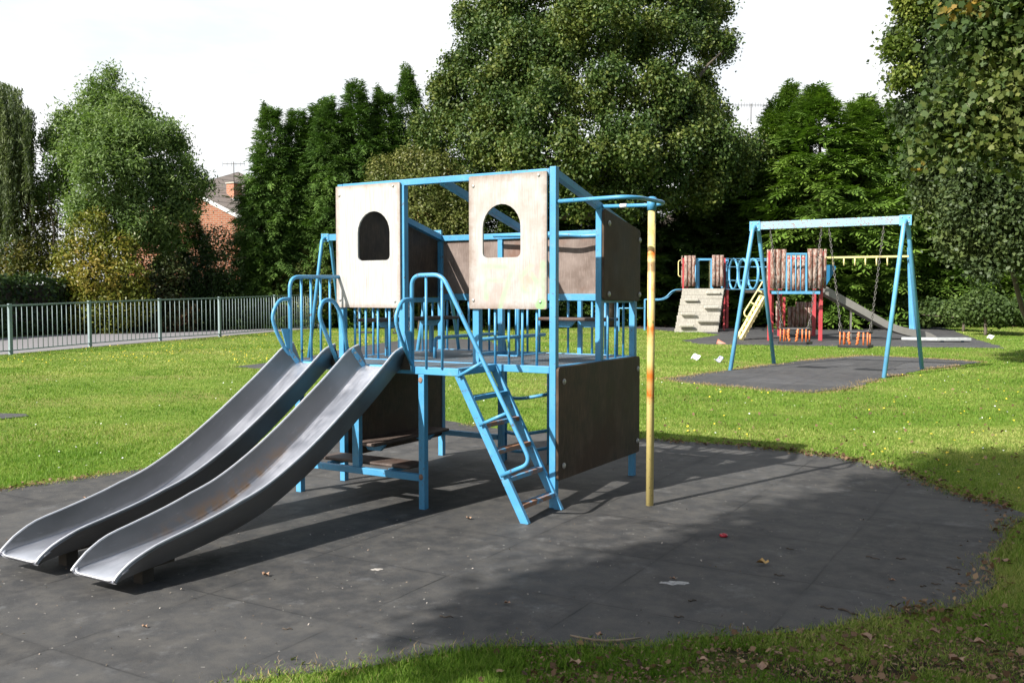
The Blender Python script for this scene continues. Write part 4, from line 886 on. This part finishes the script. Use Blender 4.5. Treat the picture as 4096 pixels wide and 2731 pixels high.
# yellow ladder
ly=MB(); ly.beam(B_(415,770,34.4),B_(50,1425,33.6),.10,.14,(0,0,1)).beam(B_(415,770,34.4)+FH*.55,B_(50,1425,33.6)+FH*.55,.10,.14,(0,0,1)); ly=ly.build('yellow_ladder',CREAM,CF)
for k in range(9):
    f=(k+.6)/9.3; MB().beam(B_(415+(50-415)*f,770+655*f,34.4-.8*f),B_(415+(50-415)*f,770+655*f,34.4-.8*f)+FH*.55,.20,.045,(0,0,1)).build('tread',CREAM,ly)
pipe(B_,((392,545,34.4),(290,720,34.2),(92,1040,34.),(100,1090,34.),(205,1140,34.)),20,CREAM,n='hand_rail',r=.3,par=ly)
hbeam(B_,(285,733),(368,780),34.2,34.2,20,CREAM,n='rail_stay',par=ly); hbeam(B_,(180,900),(310,968),34.1,34.1,20,CREAM,n='rail_stay',par=ly)
# farther tower with climbing wall
for x in (675,727,782): vlog(A_,x,254,682,42.6,54)
for x in (1063,1119,1173): vlog(A_,x,247,682,42.6,54)
vlog(A_,620,256,684,43.4,24)
for x in (640,1216): vpost(A_,x,287,1250,42.9,22,REDP,ground=True)
vpost(A_,1255,640,1220,45.6,30,REDP,ground=True); vpost(A_,690,680,1220,45.6,26,REDP,ground=True)
dr=MB(); dr.beam(A_(812,305,42.7),A_(1042,305,42.7),.1,28*px(3.484,42.7)); dr.beam(A_(820,305,42.7),A_(820,712,42.7),.13,.1,tuple(FH)); dr.beam(A_(845,305,42.9),A_(845,712,42.9),.10,.1,tuple(FH)); dr.beam(A_(1035,305,42.7),A_(1035,712,42.7),.12,.1,tuple(FH)); dr.build('door_frame',BLUE2,CF)
pipe(A_,((808,385,42.5),(808,620,42.5)),14,BLUE2); vpost(A_,1010,320,706,45.3,22,CREAM)
pipe(A_,((608,312,43.),(570,330,43.),(570,535,43.),(608,550,43.)),13,CREAM,n='grab_hoop',r=.3)
MB().prism([[(0,0),(1.88,0),(1.88,3.),(0,3.)]],A_(640,712,42.8)-V((0,0,.12)),tuple(rt),tuple(FH),.1).build('deck',TIMB,CF)
vpost(A_,1210,720,1250,44.2,26,REDP,ground=True)
wall=MB(); R_=13
for i in range(R_):
    f=(i+.5)/R_; xl=630+(515-630)*f; xr=1203+(1115-1203)*f; y=712+(1320-712)*f; t=42.4+(40.8-42.4)*f; j=random.uniform(-6,6)
    a,b=A_(xl+j*.8,y,t),A_(xr+j*.5,y,t); r=.5*(1320-712)/R_*px(3.484,t)*1.08; wall.beam(a+V((0,0,random.uniform(-.008,.008))),b+V((0,0,random.uniform(-.008,.008))),.10+random.uniform(-.012,.012),r*1.86)
wl=wall.build('climbing_wall',LOG2,CF,.012)
for x0,x1,y in ((957,1152,770),(656,848,868),(930,1132,970),(605,802,1060),(835,1135,1155),(578,780,1225)):
    f=(y-712)/608; t=42.25+(40.6-42.4)*f; m=MB(); m.beam(A_(x0,y,t),A_(x1,y,t),.20,.12); m.build('climbing_block',LOG2,wl,.03)
for x0,y0,x1,y1 in ((1205,720,1115,1322),): MB().beam(A_(x0,y0,42.6),A_(x1,y1,41.),.12,.2).build('wall_edge_beam',TIMB,wl)
for y in (895,1030,1155): hbeam(A_,(1192,y),(1222,y),43.1,43.1,30,REDP,n='rung')
# tunnel of hoops between the towers
br=pipe(A_,((1235,297,43.),(1798,297,34.5)),10,BLUE2,n='net_bridge')
for y,y2 in ((410,410),(600,600),(722,722)): pipe(A_,((1228,y,42.8),(1798,y2,34.2)),11,BLUE2,par=br)
for y,y2 in ((330,320),(590,610),): pipe(A_,((1265,y,45.),(1830,y2,36.8)),9,BLUE2,par=br)
for k,x in enumerate((1250,1385,1530,1668,1528+0,)):
    if k==4: continue
    f=(x-1235)/563; t=43.-8.5*f; c=A_(x+12,505,t)+FH*.8; hh=215*px(3.484,t); pts=[c+V((0,0,math.sin(a)*hh))+FH*(math.cos(a)*.8)+rt*.0 for a in [k2*6.283/20 for k2 in range(20)]]; MB().tube(pts,.045,7,closed=True).build('hoop',BLUE2,br)
for x in (1243,1262): vpost(A_,x,288,715,43.2,14,BLUE2,n='bridge_upright')
for x in (130,282):
    t=35.3 if x>200 else 36.3; c=B_(x+12,505,t)+FH*.8; hh=215*px(3.484,t); pts=[c+V((0,0,math.sin(a)*hh))+FH*(math.cos(a)*.8) for a in [k2*6.283/20 for k2 in range(20)]]; MB().tube(pts,.045,7,closed=True).build('hoop',BLUE2,br)
pipe(A_,((635,722,43.),(490,728,43.),(380,855,43.),(100,862,43.)),16,BLUE2,n='balance_rail',r=.5); pipe(A_,((635,735,45.),(510,740,45.),(400,865,45.),(180,880,45.)),14,BLUE2,n='balance_rail',r=.5)
pipe(A_,((98,985,42.),(-260,985,42.)),16,BLUE2,n='balance_rail'); vpost(A_,-262,985,1300,42.,20,BLUE2,ground=True); vpost(A_,101,862,1300,43.,20,BLUE2,ground=True)
# low bench
bn=thing('low_bench','low grey flat bench on blue legs beside the end of the far slide','bench',tuple(C_(1770,1318,32.)))
q=C_(1565,1262,32.); w=430*px(3.1357,32.); MB().prism([[(0,0),(w,0),(w,.42),(0,.42),(-1.0,.55)]],q-V((0,0,.08)),tuple(rt),tuple(FH),.09).build('seat',simple('galvanised_sheet',(.35,.37,.36),(.5,.52,.5),8,.4),bn,.01)
for x in (1645,1900): a=C_(x,1265,32.2); b=V((a.x,a.y,0)); MB().beam(b+FH*.1,a+FH*.1-V((0,0,.05)),.13,.10).build('leg',BLUE,bn)
# ------------------------------------------------------------------ brick house behind the trees
H0=V(D(437,600,62)); H0.z=0
ho=thing('brick_house','red brick house with tiled roof and chimney, half hidden by conifers','house',tuple(H0))
def hp(x,y,t=62): return V(D(x,y,t))
def hl(x,y): p=hp(x,y)-H0; return (p.dot(rt),p.z)
MB().prism([[(hl(300,600)[0],0),(hl(640,600)[0],0),(hl(640,0)[0],hl(0,540)[1]),hl(549,494),hl(467,454),hl(430,437),hl(300,500)]],H0,tuple(rt),(0,0,1),.3).build('wall',BRICK,ho)
a,b=hp(424,430,61.6),hp(640,540,61.6); rb=FH*7+V((0,0,1.9))+rt*1.5
rf=MB().add([a,b,b+rb,a+rb,a+V((0,0,-.25)),b+V((0,0,-.25)),b+rb+V((0,0,-.25)),a+rb+V((0,0,-.25))],[(0,1,2,3),(7,6,5,4),(0,4,5,1),(1,5,6,2),(2,6,7,3),(3,7,4,0)]).build('roof',TILE,ho)
MB().beam(a+V((0,0,-.12))-FH*.1,b+V((0,0,-.12))-FH*.1,.06,.24).build('verge_board',WOODW,ho)
c0=hp(538,452,64); cw=24*64/2162/2
ch=MB().box((c0.x-cw,c0.y-cw,c0.z-1.2),(c0.x+cw,c0.y+cw,hp(538,423,64).z)).build('chimney',BRICK,rf); z=hp(538,423,64).z
MB().box((c0.x-cw*1.15,c0.y-cw*1.15,z),(c0.x+cw*1.15,c0.y+cw*1.15,z+.09)).build('chimney_cap',simple('concrete_cap',(.35,.33,.28),(.45,.42,.36),5,.8),ch)
MB().box((c0.x-cw*1.2,c0.y-cw*1.2,c0.z-.55),(c0.x+cw*1.2,c0.y+cw*1.2,c0.z-.15)).build('flashing',WOODW,ch)
def aerial(par,base,h,arm,y0,el=6):
    m=MB(); m.tube([base,base+V((0,0,h))],.028,6); m.tube([base+V((0,0,h-y0))-rt*arm,base+V((0,0,h-y0))+rt*arm],.018,5)
    for i in range(el): c=base+V((0,0,h-y0))-rt*arm*(1-2*i/(el-1)); m.tube([c-V((0,0,.16)),c+V((0,0,.16))],.012,4)
    return m
aerial(ho,V((c0.x,c0.y,z)),1.5,.75,.15).build('aerial',TIMB,ho)
ha=D(1725,262,60); a2=thing('roof_aerial','thin television aerial sticking up above the right hand conifers','aerial',tuple(ha)); aerial(a2,V(ha)-V((0,0,.5)),1.15,1.15,.1,14).build('mast',TIMB,a2)
# second house glimpsed through the dark trees
h2=V(D(1552,600,64)); h2.z=0; h2o=thing('pale_house','pale sunlit house wall glimpsed through dark conifers behind the log tower','house',tuple(h2))
MB().box((h2.x-2.2,h2.y,0),(h2.x+1.0,h2.y+5,5.6)).build('wall',simple('pale_render',(.75,.5,.25),(.8,.6,.35),2,.8),h2o)
MB().prism([[(-2.5,0),(1.3,0),(-.6,1.5)]],(h2.x,h2.y+5,5.6),(1,0,0),(0,0,1),5).build('roof',TILE,h2o)
# ------------------------------------------------------------------ trees
def conifer_mesh(h,R,n,size,seed,mat,droop=.35,low=.1):
    r=np.random.default_rng(seed); per=13; nb=n//per
    zb=low+(h*.97-low)*r.random(nb)**1.0; azb=r.uniform(0,6.283,nb); lean=r.normal(size=2)*.025
    prof=np.minimum(1,((h-zb)/h*2.1))**1.15*(1-.15*zb/h)*(1+.12*np.sin(azb*2+zb*.7+seed)); ln=R*prof*r.uniform(.70,1.18,nb)+.10
    def rep(a): return np.repeat(a,per,0)
    s_=r.uniform(.35,1.,n//per*per); Z=rep(zb); AZ=rep(azb)+r.normal(size=len(s_))*.16/np.maximum(.35,rep(ln)); Ln=rep(ln); f=s_; n=len(s_)
    o=np.stack([np.cos(AZ),np.sin(AZ),0*AZ],1); topf=np.clip((Z/h-.72)*3.6,0,1)
    base=o*(Ln*s_)[:,None]; base[:,2]=Z+.35*Ln*s_-.42*Ln*s_**2*(1-topf)+r.normal(size=n)*.09+.5*topf*s_
    base[:,0]+=lean[0]*(Z/h)**3*h; base[:,1]+=lean[1]*(Z/h)**3*h
    L=size*(.6+.7*r.random(n))*(1-.45*topf); d=o*1.; d[:,2]=.22*(1-droop)+.9*topf+r.normal(size=n)*.2; d+=r.normal(size=(n,3))*.28; d=unit(d)
    side=unit(np.cross(d,np.array([0,0,1.]))); side+= r.normal(size=(n,3))*.3; side=unit(side); nz=np.cross(side,d)
    vs=[];K_=9; tone=rep(r.random(nb))
    for k in range(K_):
        s2=(k+.3)/K_; sg=1 if k%2 else -1
        if k==K_-1: sg=0
        p=base+d*(L*s2)[:,None]*.8-np.array([0,0,1.])*(L*s2*s2*.34)[:,None]
        fl=(L*(.50-.28*s2))[:,None]; dirf=unit(d*.75+side*sg*.8-np.array([0,0,.45])+r.normal(size=(n,3))*.14); wv=unit(np.cross(dirf,nz))*fl*.15
        vs.append(np.stack([p-wv*.6,p+wv*.8+dirf*fl*.45,p+dirf*fl,p-wv*.9+dirf*fl*.5],1))
    rnd=np.concatenate([np.clip(.30*tone+.25*r.random(n)+.30*(f-.4)+.25*k/K_,0,1) for k in range(K_)])
    return npmesh('crown',np.concatenate(vs,0).reshape(-1,3),4,mat,None,rnd)
def trunk_obj(h,r0,z1=None):
    m=MB(); m.tube([(0,0,-.05),(.03,0,h*.3),(0,.04,h*.6),(0,0,h*.86)],[r0,r0*.8,r0*.5,r0*.1],8); return m.build('trunk',BARK)
def proto(h,R,n,size,seed,mat,**k):
    e=bpy.data.objects.new('cypress_tree',None); COL.objects.link(e); c=conifer_mesh(h,R,n,size,seed,mat,**k); c.parent=e; t_=trunk_obj(h,.16); t_.parent=e; return e
PH=10.
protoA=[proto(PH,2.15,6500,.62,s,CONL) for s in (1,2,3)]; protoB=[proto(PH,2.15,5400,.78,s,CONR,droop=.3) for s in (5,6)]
used=set()
def conif(ps,i,sx,sy,t,R,label,group,rz=0.,base=None):
    p=ps[i%len(ps)]; g_=G(sx,675.5+2162*EYE/t) ; h=EYE+(675.5-sy)/2162*t
    o=p if p.name not in used else dup(p)
    if o is p: used.add(p.name)
    o.location=(g_.x,g_.y,0); o.rotation_euler=(0,0,rz); o.scale=(R/2.,R/2.,h/PH); return tag(o,label,'conifer',group)
GLc='cypress trees in the left hand row'; GRc='cypress trees in the right hand row'
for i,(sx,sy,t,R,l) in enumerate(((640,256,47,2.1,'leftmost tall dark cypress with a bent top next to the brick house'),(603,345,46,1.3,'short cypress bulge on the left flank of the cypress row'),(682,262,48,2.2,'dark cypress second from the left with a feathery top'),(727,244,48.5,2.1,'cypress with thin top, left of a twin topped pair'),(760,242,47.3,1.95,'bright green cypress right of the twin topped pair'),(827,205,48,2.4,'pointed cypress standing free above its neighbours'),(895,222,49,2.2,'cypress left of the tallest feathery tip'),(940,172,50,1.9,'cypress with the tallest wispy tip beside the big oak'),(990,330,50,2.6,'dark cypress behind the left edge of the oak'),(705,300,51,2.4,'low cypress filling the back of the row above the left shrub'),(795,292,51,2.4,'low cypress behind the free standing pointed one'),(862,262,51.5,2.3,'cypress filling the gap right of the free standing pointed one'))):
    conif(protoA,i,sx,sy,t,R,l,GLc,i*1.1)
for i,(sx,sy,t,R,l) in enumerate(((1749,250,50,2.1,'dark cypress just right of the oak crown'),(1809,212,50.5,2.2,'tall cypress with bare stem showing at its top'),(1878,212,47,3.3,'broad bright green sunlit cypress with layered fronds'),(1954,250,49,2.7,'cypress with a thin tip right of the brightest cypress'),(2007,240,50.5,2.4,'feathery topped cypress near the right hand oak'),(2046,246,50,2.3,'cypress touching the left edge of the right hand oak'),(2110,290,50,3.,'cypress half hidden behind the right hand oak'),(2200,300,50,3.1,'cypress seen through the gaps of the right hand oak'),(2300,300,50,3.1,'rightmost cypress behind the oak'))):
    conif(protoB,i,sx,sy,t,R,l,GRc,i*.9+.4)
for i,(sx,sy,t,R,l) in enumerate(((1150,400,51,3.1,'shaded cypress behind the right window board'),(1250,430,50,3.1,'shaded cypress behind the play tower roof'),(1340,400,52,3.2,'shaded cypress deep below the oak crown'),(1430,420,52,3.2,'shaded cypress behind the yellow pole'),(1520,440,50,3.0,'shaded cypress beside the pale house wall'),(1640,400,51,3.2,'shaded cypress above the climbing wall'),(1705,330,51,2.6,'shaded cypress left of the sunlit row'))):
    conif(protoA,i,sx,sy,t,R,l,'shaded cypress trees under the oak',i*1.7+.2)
# big oak
OAK=SL([(1180,30,47.5,95),(1300,-60,47.5,130),(1450,-80,47.5,140),(1555,-10,47.5,95),(1120,110,46.5,75),(1080,50,47.5,50),(1230,130,44.5,95),(1380,60,43.5,110),(1520,110,45.5,90),(1615,60,47.5,55),(1672,108,47.5,28),(1612,190,48.5,42),
 (1060,150,47.5,45),(1050,215,46.5,60),(1150,230,44.5,85),(1010,215,47.5,35),(1270,250,42.5,90),(1400,210,42.5,80),(1510,220,43.5,80),(1600,260,45.5,75),(1640,280,47.5,45),(1020,300,46.5,65),(1120,330,44.5,80),(1230,360,42.5,80),(1340,330,41.5,75),(1450,340,41.5,80),(1560,340,43.5,75),(1650,350,44.5,75),(1705,355,45.5,38),(970,310,47.5,38),
 (1090,400,46.5,60),(1130,470,47.5,50),(1180,500,47.5,45),(1060,470,48.5,40),(1330,430,42.5,60),(1430,440,42.5,65),(1530,430,43.5,60),(1620,430,44.5,55),(1330,480,42.5,32),(1230,430,44.5,50),(1690,400,45.5,40)])
OAK+=[(tuple(V(c)+V((-FH.x*0+random.uniform(-1,1),3.5+random.uniform(0,2.5),0))),r*1.0) for c,r in OAK[::3]]
tb=G(1390,675.5+2162*EYE/47.5)
tree('oak_tree','huge dark green oak with yellowing patches towering behind the play tower',tuple(tb),OAK,300000,.17,OAKL,.62,.6,.19,10,.13,.02,.2,sub=9,fork=V((tb.x,tb.y,5.5)))
# right-hand oak in shade
OR=SL([(2110,20,22,55),(2190,10,23,80),(2290,20,23,90),(2090,95,22,45),(2055,105,22,22),(2065,190,22,26),(2130,170,22,60),(2220,130,22,85),(2320,140,22,90),(2110,265,22,50),(2190,270,21.5,80),(2290,270,21.5,90),(2150,360,22,62),(2240,380,21,85),(2340,380,21,90),(2160,450,22,55),(2230,480,21,75),(2330,500,21,85),(2210,560,21.5,52),(2290,580,21,60),(2370,590,21,60),(2420,300,22,120),(2420,500,22,100),(2430,80,23,120),(2350,-90,23,120),(2200,-80,23,90)])
tb=G(2400,675.5+2162*EYE/23)
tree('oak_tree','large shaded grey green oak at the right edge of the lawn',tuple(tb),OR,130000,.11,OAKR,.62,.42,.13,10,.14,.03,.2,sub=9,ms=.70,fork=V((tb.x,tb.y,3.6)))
LIMEL=leafmat('sunlit_oak_leaves',((.05,.08,.015),(.12,.17,.03),(.25,.27,.05)),.3,.45)  # lighter, yellower oak leaves: sunlight on the branch put into the colour
tree('oak_sapling_branch','yellow green sunlit oak branch sticking out left of the shaded oak',tuple(tb),SL([(2095,5,21.6,34),(2070,110,21.6,22),(2045,112,21.6,14),(2083,175,21.6,22),(2062,192,21.6,12),(2100,60,21.6,20)]),3600,.105,LIMEL,.62,.06,.10,9,.25,.2,fork=D(2140,90,22.),cat='branch')
# near sycamore on the right
SY=SL([(2290,40,11,60),(2230,60,11.3,38),(2340,110,11,70),(2180,115,11.3,24),(2250,190,11.3,45),(2320,230,11,60),(2200,245,11.5,42),(2150,270,11.6,22),(2260,310,11.3,50),(2340,330,11,60),(2170,330,11.6,30),(2120,345,11.7,18),(2360,0,11,80),(2420,200,11.5,110)])
tb=V(G(2700,1000)); tb=V((tb.x+1.2,tb.y+.3,0))
tree('sycamore_tree','near sycamore with big lobed green and rusty yellow leaves at top right',tuple(tb),SY,16000,.105,SYCL,.8,.16,.15,6,.25,.08,.3,sub=7,ms=.66,kind='lobed',fork=V(D(2560,260,12)))
# ash tree and its neighbours on the left
AS=SL([(262,170,44,17),(262,205,44,32),(212,190,44,14),(215,235,44,34),(240,260,44,50),(150,275,44,28),(150,315,44,45),(305,265,43.5,48),(350,285,44,45),(230,320,42,70),(300,340,42,75),(380,320,43,45),(415,340,44,38),(170,370,43,58),(115,335,44,26),(130,430,44,55),(250,410,41,80),(340,410,42,80),(410,410,43,60),(450,430,43.5,42),(485,428,44,16),(210,480,42,62),(320,500,42,75),(400,490,43,55),(280,560,42,60),(370,560,43,50),(440,480,43.5,35)])
tb=G(292,675.5+2162*EYE/43.5)
tree('ash_tree','airy mid green ash tree with a pointed crown left of the brick house',tuple(tb),AS,66000,.20,ASHL,.32,.20,.20,10,.30,.05,.25,sub=12,ms=.46,fork=V((tb.x,tb.y,3.4)))
tb=G(-60,675.5+2162*EYE/44)
def willow():
    t=thing('weeping_willow','weeping willow with hanging grey green strands at the left edge','tree',tuple(tb)); n=300; vs=[];rn=[]; r=RNG
    for i in range(n):
        sx=r.uniform(-60,74); ztop=190+abs(sx+8)*.35+r.uniform(0,120)*(r.random()<.7)+ (40 if sx>50 else 0); Ls=r.uniform(120,330) if sx<45 else r.uniform(60,180)
        t_=44+r.uniform(-2.2,2.2); k=int(Ls/3.4); ph=r.uniform(0,6)
        ys=ztop+np.arange(k)*3.4; xs=sx+6*np.sin(ph+np.arange(k)*.09)
        P=np.array([D(x,y,t_) for x,y in zip(xs,ys)]); P=np.repeat(P,2,0)+r.normal(size=(2*k,3))*.06; vs.append(leaves(P,r.normal(size=(2*k,3))+np.array([0,0,.1]),.24,.22,2.6)); rn.append(np.full(2*k,r.random()))
    npmesh('crown',np.concatenate(vs),4,WILL,t,np.concatenate(rn)); m=MB(); b=V(tb); limb(m,b,b+V((0,0,5.5)),.4,.3,.02)
    for i in range(9): limb(m,b+V((0,0,4.5)),V(D(-50+i*13,215+i*7,44)),.12,.02,.15)
    m.build('trunk',BARK,t)
willow()
def shrub(name,label,lobes,n,size,mat,asp=.5,kind='leaf',cat='shrub',group=None,clump=.14,per=7,shell=.16,fill=.06,t0=None):
    c=sum((V(l[0]) for l in lobes),V())/len(lobes); return tree(name,label,(c.x,c.y,0),lobes,n,size,mat,asp,.07,clump,per,shell,fill,.3,cat=cat,kind=kind,group=group,fork=V((c.x,c.y,.6)))
shrub('bronze_shrub','loose bronze and yellow shrub below the willow at the left edge',SL([(20,430,45,60),(75,450,44.5,45),(10,530,44,65),(80,540,44,60),(60,600,43,50),(130,590,43.5,40),(-30,480,44,70),(110,500,44,35),(10,605,43.5,45),(-40,600,43.5,60),(95,600,43.5,40),(40,620,43,40)]),15000,.20,BRONZ,.4,clump=.3,fill=.3,shell=.3)
m=MB()
for x0,y0,x1,y1 in ((130,600,108,395),(150,560,168,470),(95,600,60,460)): limb(m,V(D(x0,y0,43.2)),V(D(x1,y1,43.2)),.05,.015,.03)
st=m.build('bare_stems',BARK); tag(st,'thin bare stems rising from the bronze shrub','stems')
shrub('yellow_shrub','bushy yellow green shrub with orange tips right behind the railing fence',SL([(205,540,40.5,50),(180,600,40,52),(260,585,40.5,48),(220,650,39.5,60),(290,640,40,45),(170,670,40,40),(250,710,39.5,60),(190,735,39.5,40),(310,700,40,42),(225,505,41,22),(300,560,41,22)]),17000,.17,YELL,.42)
shrub('red_leaved_shrub','dark red tinged shrub between the yellow shrub and the dark conifer',SL([(345,640,41.5,42),(370,690,41.5,45),(350,740,41,40),(395,620,42,35),(410,730,41.5,40)]),7000,.15,leafmat('dark_red_leaves',((.03,.03,.012),(.05,.07,.02),(.14,.04,.03)),.15,.4))
conif(protoA,0,452,492,46,1.25,'small dark cypress in front of the brick house wall','small conifers by the house',.6); conif(protoA,1,400,530,45.5,1.3,'low dark cypress left of the house wall','small conifers by the house',2.)
shrub('dark_shrub','dark small leaved shrub with bronze tips in front of the house',SL([(500,560,44.5,38),(520,620,44,40),(470,640,44,50),(520,690,44,45),(450,710,43.5,50),(540,740,44,40),(480,750,43.5,35)]),11000,.13,HEDL)
# ivy hedge along the road
def hedge(name,label,path,h,w,n,size,mat,asp=.8,core=TIMB):
    p0=V(path[0]); t=thing(name,label,'hedge',(p0.x,p0.y,0)); cm=MB(); cs=[];ns=[]
    tot=sum((V(path[i+1])-V(path[i])).length for i in range(len(path)-1))
    for i in range(len(path)-1):
        a,b=V(path[i]),V(path[i+1]); d=b-a; L=d.length; d.normalize(); q=V((-d.y,d.x,0)); k=int(n*L/tot); ha,hb=(h[i],h[i+1]) if isinstance(h,(list,tuple)) else (h,h)
        cm.add([a-q*w*.36,a+q*w*.36,b+q*w*.36,b-q*w*.36]+[p+V((0,0,hh*.90)) for p,hh in ((a-q*w*.36,ha),(a+q*w*.36,ha),(b+q*w*.36,hb),(b-q*w*.36,hb))],[(0,1,5,4),(1,2,6,5),(2,3,7,6),(3,0,4,7),(4,5,6,7)])
        u=RNG.random(k); f=RNG.choice(3,k,p=[.42,.16,.42]); hh=ha+(hb-ha)*u; v=RNG.random(k)
        lump=.12*np.sin(u*L*2.1)+.10*np.sin(u*L*5+v*4)
        off=np.where(f==0,-.5,np.where(f==2,.5,v-.5))*w+np.where(f==0,-1,np.where(f==2,1,0))*lump; z=np.where(f==1,hh+lump,v*hh)
        A=np.array(a);Dv=np.array(d);Q=np.array(q); cs.append(A+Dv*(u*L)[:,None]+Q*off[:,None]+np.array([0,0,1.])*z[:,None]+RNG.normal(size=(k,3))*.07)
        ns.append(Q*np.where(f==0,-1,np.where(f==2,1,0))[:,None]+np.array([0,0,1.])*np.where(f==1,1.,.45)[:,None]+RNG.normal(size=(k,3))*.5)
    cc=np.concatenate(cs); npmesh('foliage',leaves(cc,np.concatenate(ns),size,asp,.4),4,mat,t,RNG.random(len(cc))); cm.build('stems',core,t); return t  # solid dark core box added inside the leaves to block light
hb=[FP[0]-fd*10+fn*8.2,FP[0]+fd*1+fn*8.3,FP[2]+fn*8.4,FP[4]+fn*8.0,FP[4]+fd*10+fn*5.]
hedge('ivy_hedge','dense dark ivy hedge beyond the road on the left',[tuple(p) for p in hb],[2.9,2.75,2.3,2.2,2.2],1.3,26000,.17,HEDL)
# shrubs behind the mown grass left of the tower
shrub('glossy_shrub','glossy yellow green shrub in front of the cypress row left of the white board',SL([(700,560,47,45),(740,600,46.5,50),(660,600,47,40),(690,650,46,50),(760,650,46,50),(640,680,46,40),(720,700,45.5,45),(680,520,47.5,18),(770,560,47,30)]),15000,.17,PHOT,.42)
shrub('pink_tipped_shrub','tall rounded shrub with pink and cream leaf tips behind the tower roof',SL([(880,400,43.5,40),(940,385,43.5,45),(1000,390,43.5,42),(1050,415,43.5,30),(900,450,43,55),(970,450,42.5,60),(1040,470,43,50),(890,520,42.5,60),(970,530,42,65),(1050,540,42.5,55),(930,610,41.5,65),(1020,620,41.5,60),(860,600,42,50)]),38000,.155,PHOT,.42)
shrub('dark_undershrub','low dark shrubs along the lawn edge behind the tower',SL([(790,690,46,40),(860,700,45,38),(930,700,45,40),(1000,700,46,38),(1070,695,46,42),(1140,690,46,45),(1210,690,45,42),(1280,690,47,42),(1350,700,49,40),(1420,700,50,38)]),26000,.15,HEDL,.55)
hedge('backing_hedge','very dark tall hedge added behind the trees to block the sky',[tuple(G(560,675.5+2162*EYE/53)),tuple(G(1300,675.5+2162*EYE/55)),tuple(G(2000,675.5+2162*EYE/56)),tuple(G(2700,675.5+2162*EYE/52))],[4.6,4.8,4.8,4.6],2.2,60000,.26,HEDL,.6)  # hedge added as dark backing so no sky shows under the trees
GC=SL([(2060+i*32,714+ (i%3)*3,46-i*.9,15+(i*7%5)*2) for i in range(11)])
shrub('bramble_bank','low leafy bramble bank at the foot of the right hand trees',GC,15000,.17,GCOV,.7,clump=.12)
shrub('elder_bush','leafy bush rising from the bramble bank at right',SL([(2250,690,38,22),(2275,705,37.5,22),(2235,710,38,18),(2300,712,37,20)]),5000,.15,GCOV,.6)
# ------------------------------------------------------------------ broad tree on the near side whose shade falls on the mat and grass
def shade_lobe(sx,sy,h,r):
    g_=G(sx,sy); k=h/.85; return ((g_.x-.35*k,g_.y-k,h),r)
NL=[]
for sx,sy,h,r in ((2000,1300,7.5,.9),(2150,1220,8,.8),(1780,1330,7,.8),(1600,1390,6.5,.7),(1400,1400,6.5,.55),(1250,1420,6.2,.35),(2250,1350,7,.8),(2300,1450,6.5,.7),(1950,1450,6.5,.7),(1650,1480,6,.5),(1800,1230,8,.4),(1980,1180,8.5,.6),(1560,1290,7.5,.35),(2150,1130,9,.7),(2290,1070,9.5,.7),(2400,1150,9,1.2),(2500,1250,8.5,1.2),(2450,1400,7.5,1.1),(1450,1500,6,.3),(2050,1560,6,.8),(2300,1560,6,.8),(1780,1560,5.6,.45),(1330,1340,7,.35),(1180,1500,6,.2)): NL.append(shade_lobe(sx,sy,h,r))
for sx,sy,h,r in ((1900,1500,6.2,.6),(2150,1520,6.4,.7),(2330,1530,6.6,.8),(2050,1380,7.1,.7),(1650,1530,5.9,.4),(1850,1400,6.9,.6),(2380,1380,7.2,.9)): NL.append(shade_lobe(sx,sy,h,r))
tb=V((-2.2,-13.5,0))
def vis(l):
    P=V(l[0])-CAM; z=P.dot(fwd)
    if z<-l[1]: return False
    z=max(z,.1); return abs(P.dot(rt)/z)<(2048/F+l[1]/z) and abs(P.dot(up)/z)<(1365/F+l[1]/z)
print('VISIBLE shade lobes',sum(vis(l) for l in NL),len(NL))
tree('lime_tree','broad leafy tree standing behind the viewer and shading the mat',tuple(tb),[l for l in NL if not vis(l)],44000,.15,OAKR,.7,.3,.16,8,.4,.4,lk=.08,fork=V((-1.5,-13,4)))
RL=[((9.6+random.uniform(-2.4,2.4),.6+random.uniform(-4,5),6.+random.uniform(-3.6,5)),1.7) for _ in range(46)]
RL=[l for l in RL if not vis(l)]
tree('unseen_tree','unseen rounded tree added just outside the right edge of the view',(9.4,-1.5,0),RL,60000,.32,HEDL,.7,.25,.3,8,.3,.1,fork=V((9.4,-1.5,3)))  # added tree, dark leaved to darken what the slide walls reflect
for o in list(COL.objects):
    if o.parent is None and 'kind' not in o and 'label' not in o and o.type in('MESH','EMPTY'): print('UNTAGGED',o.name)
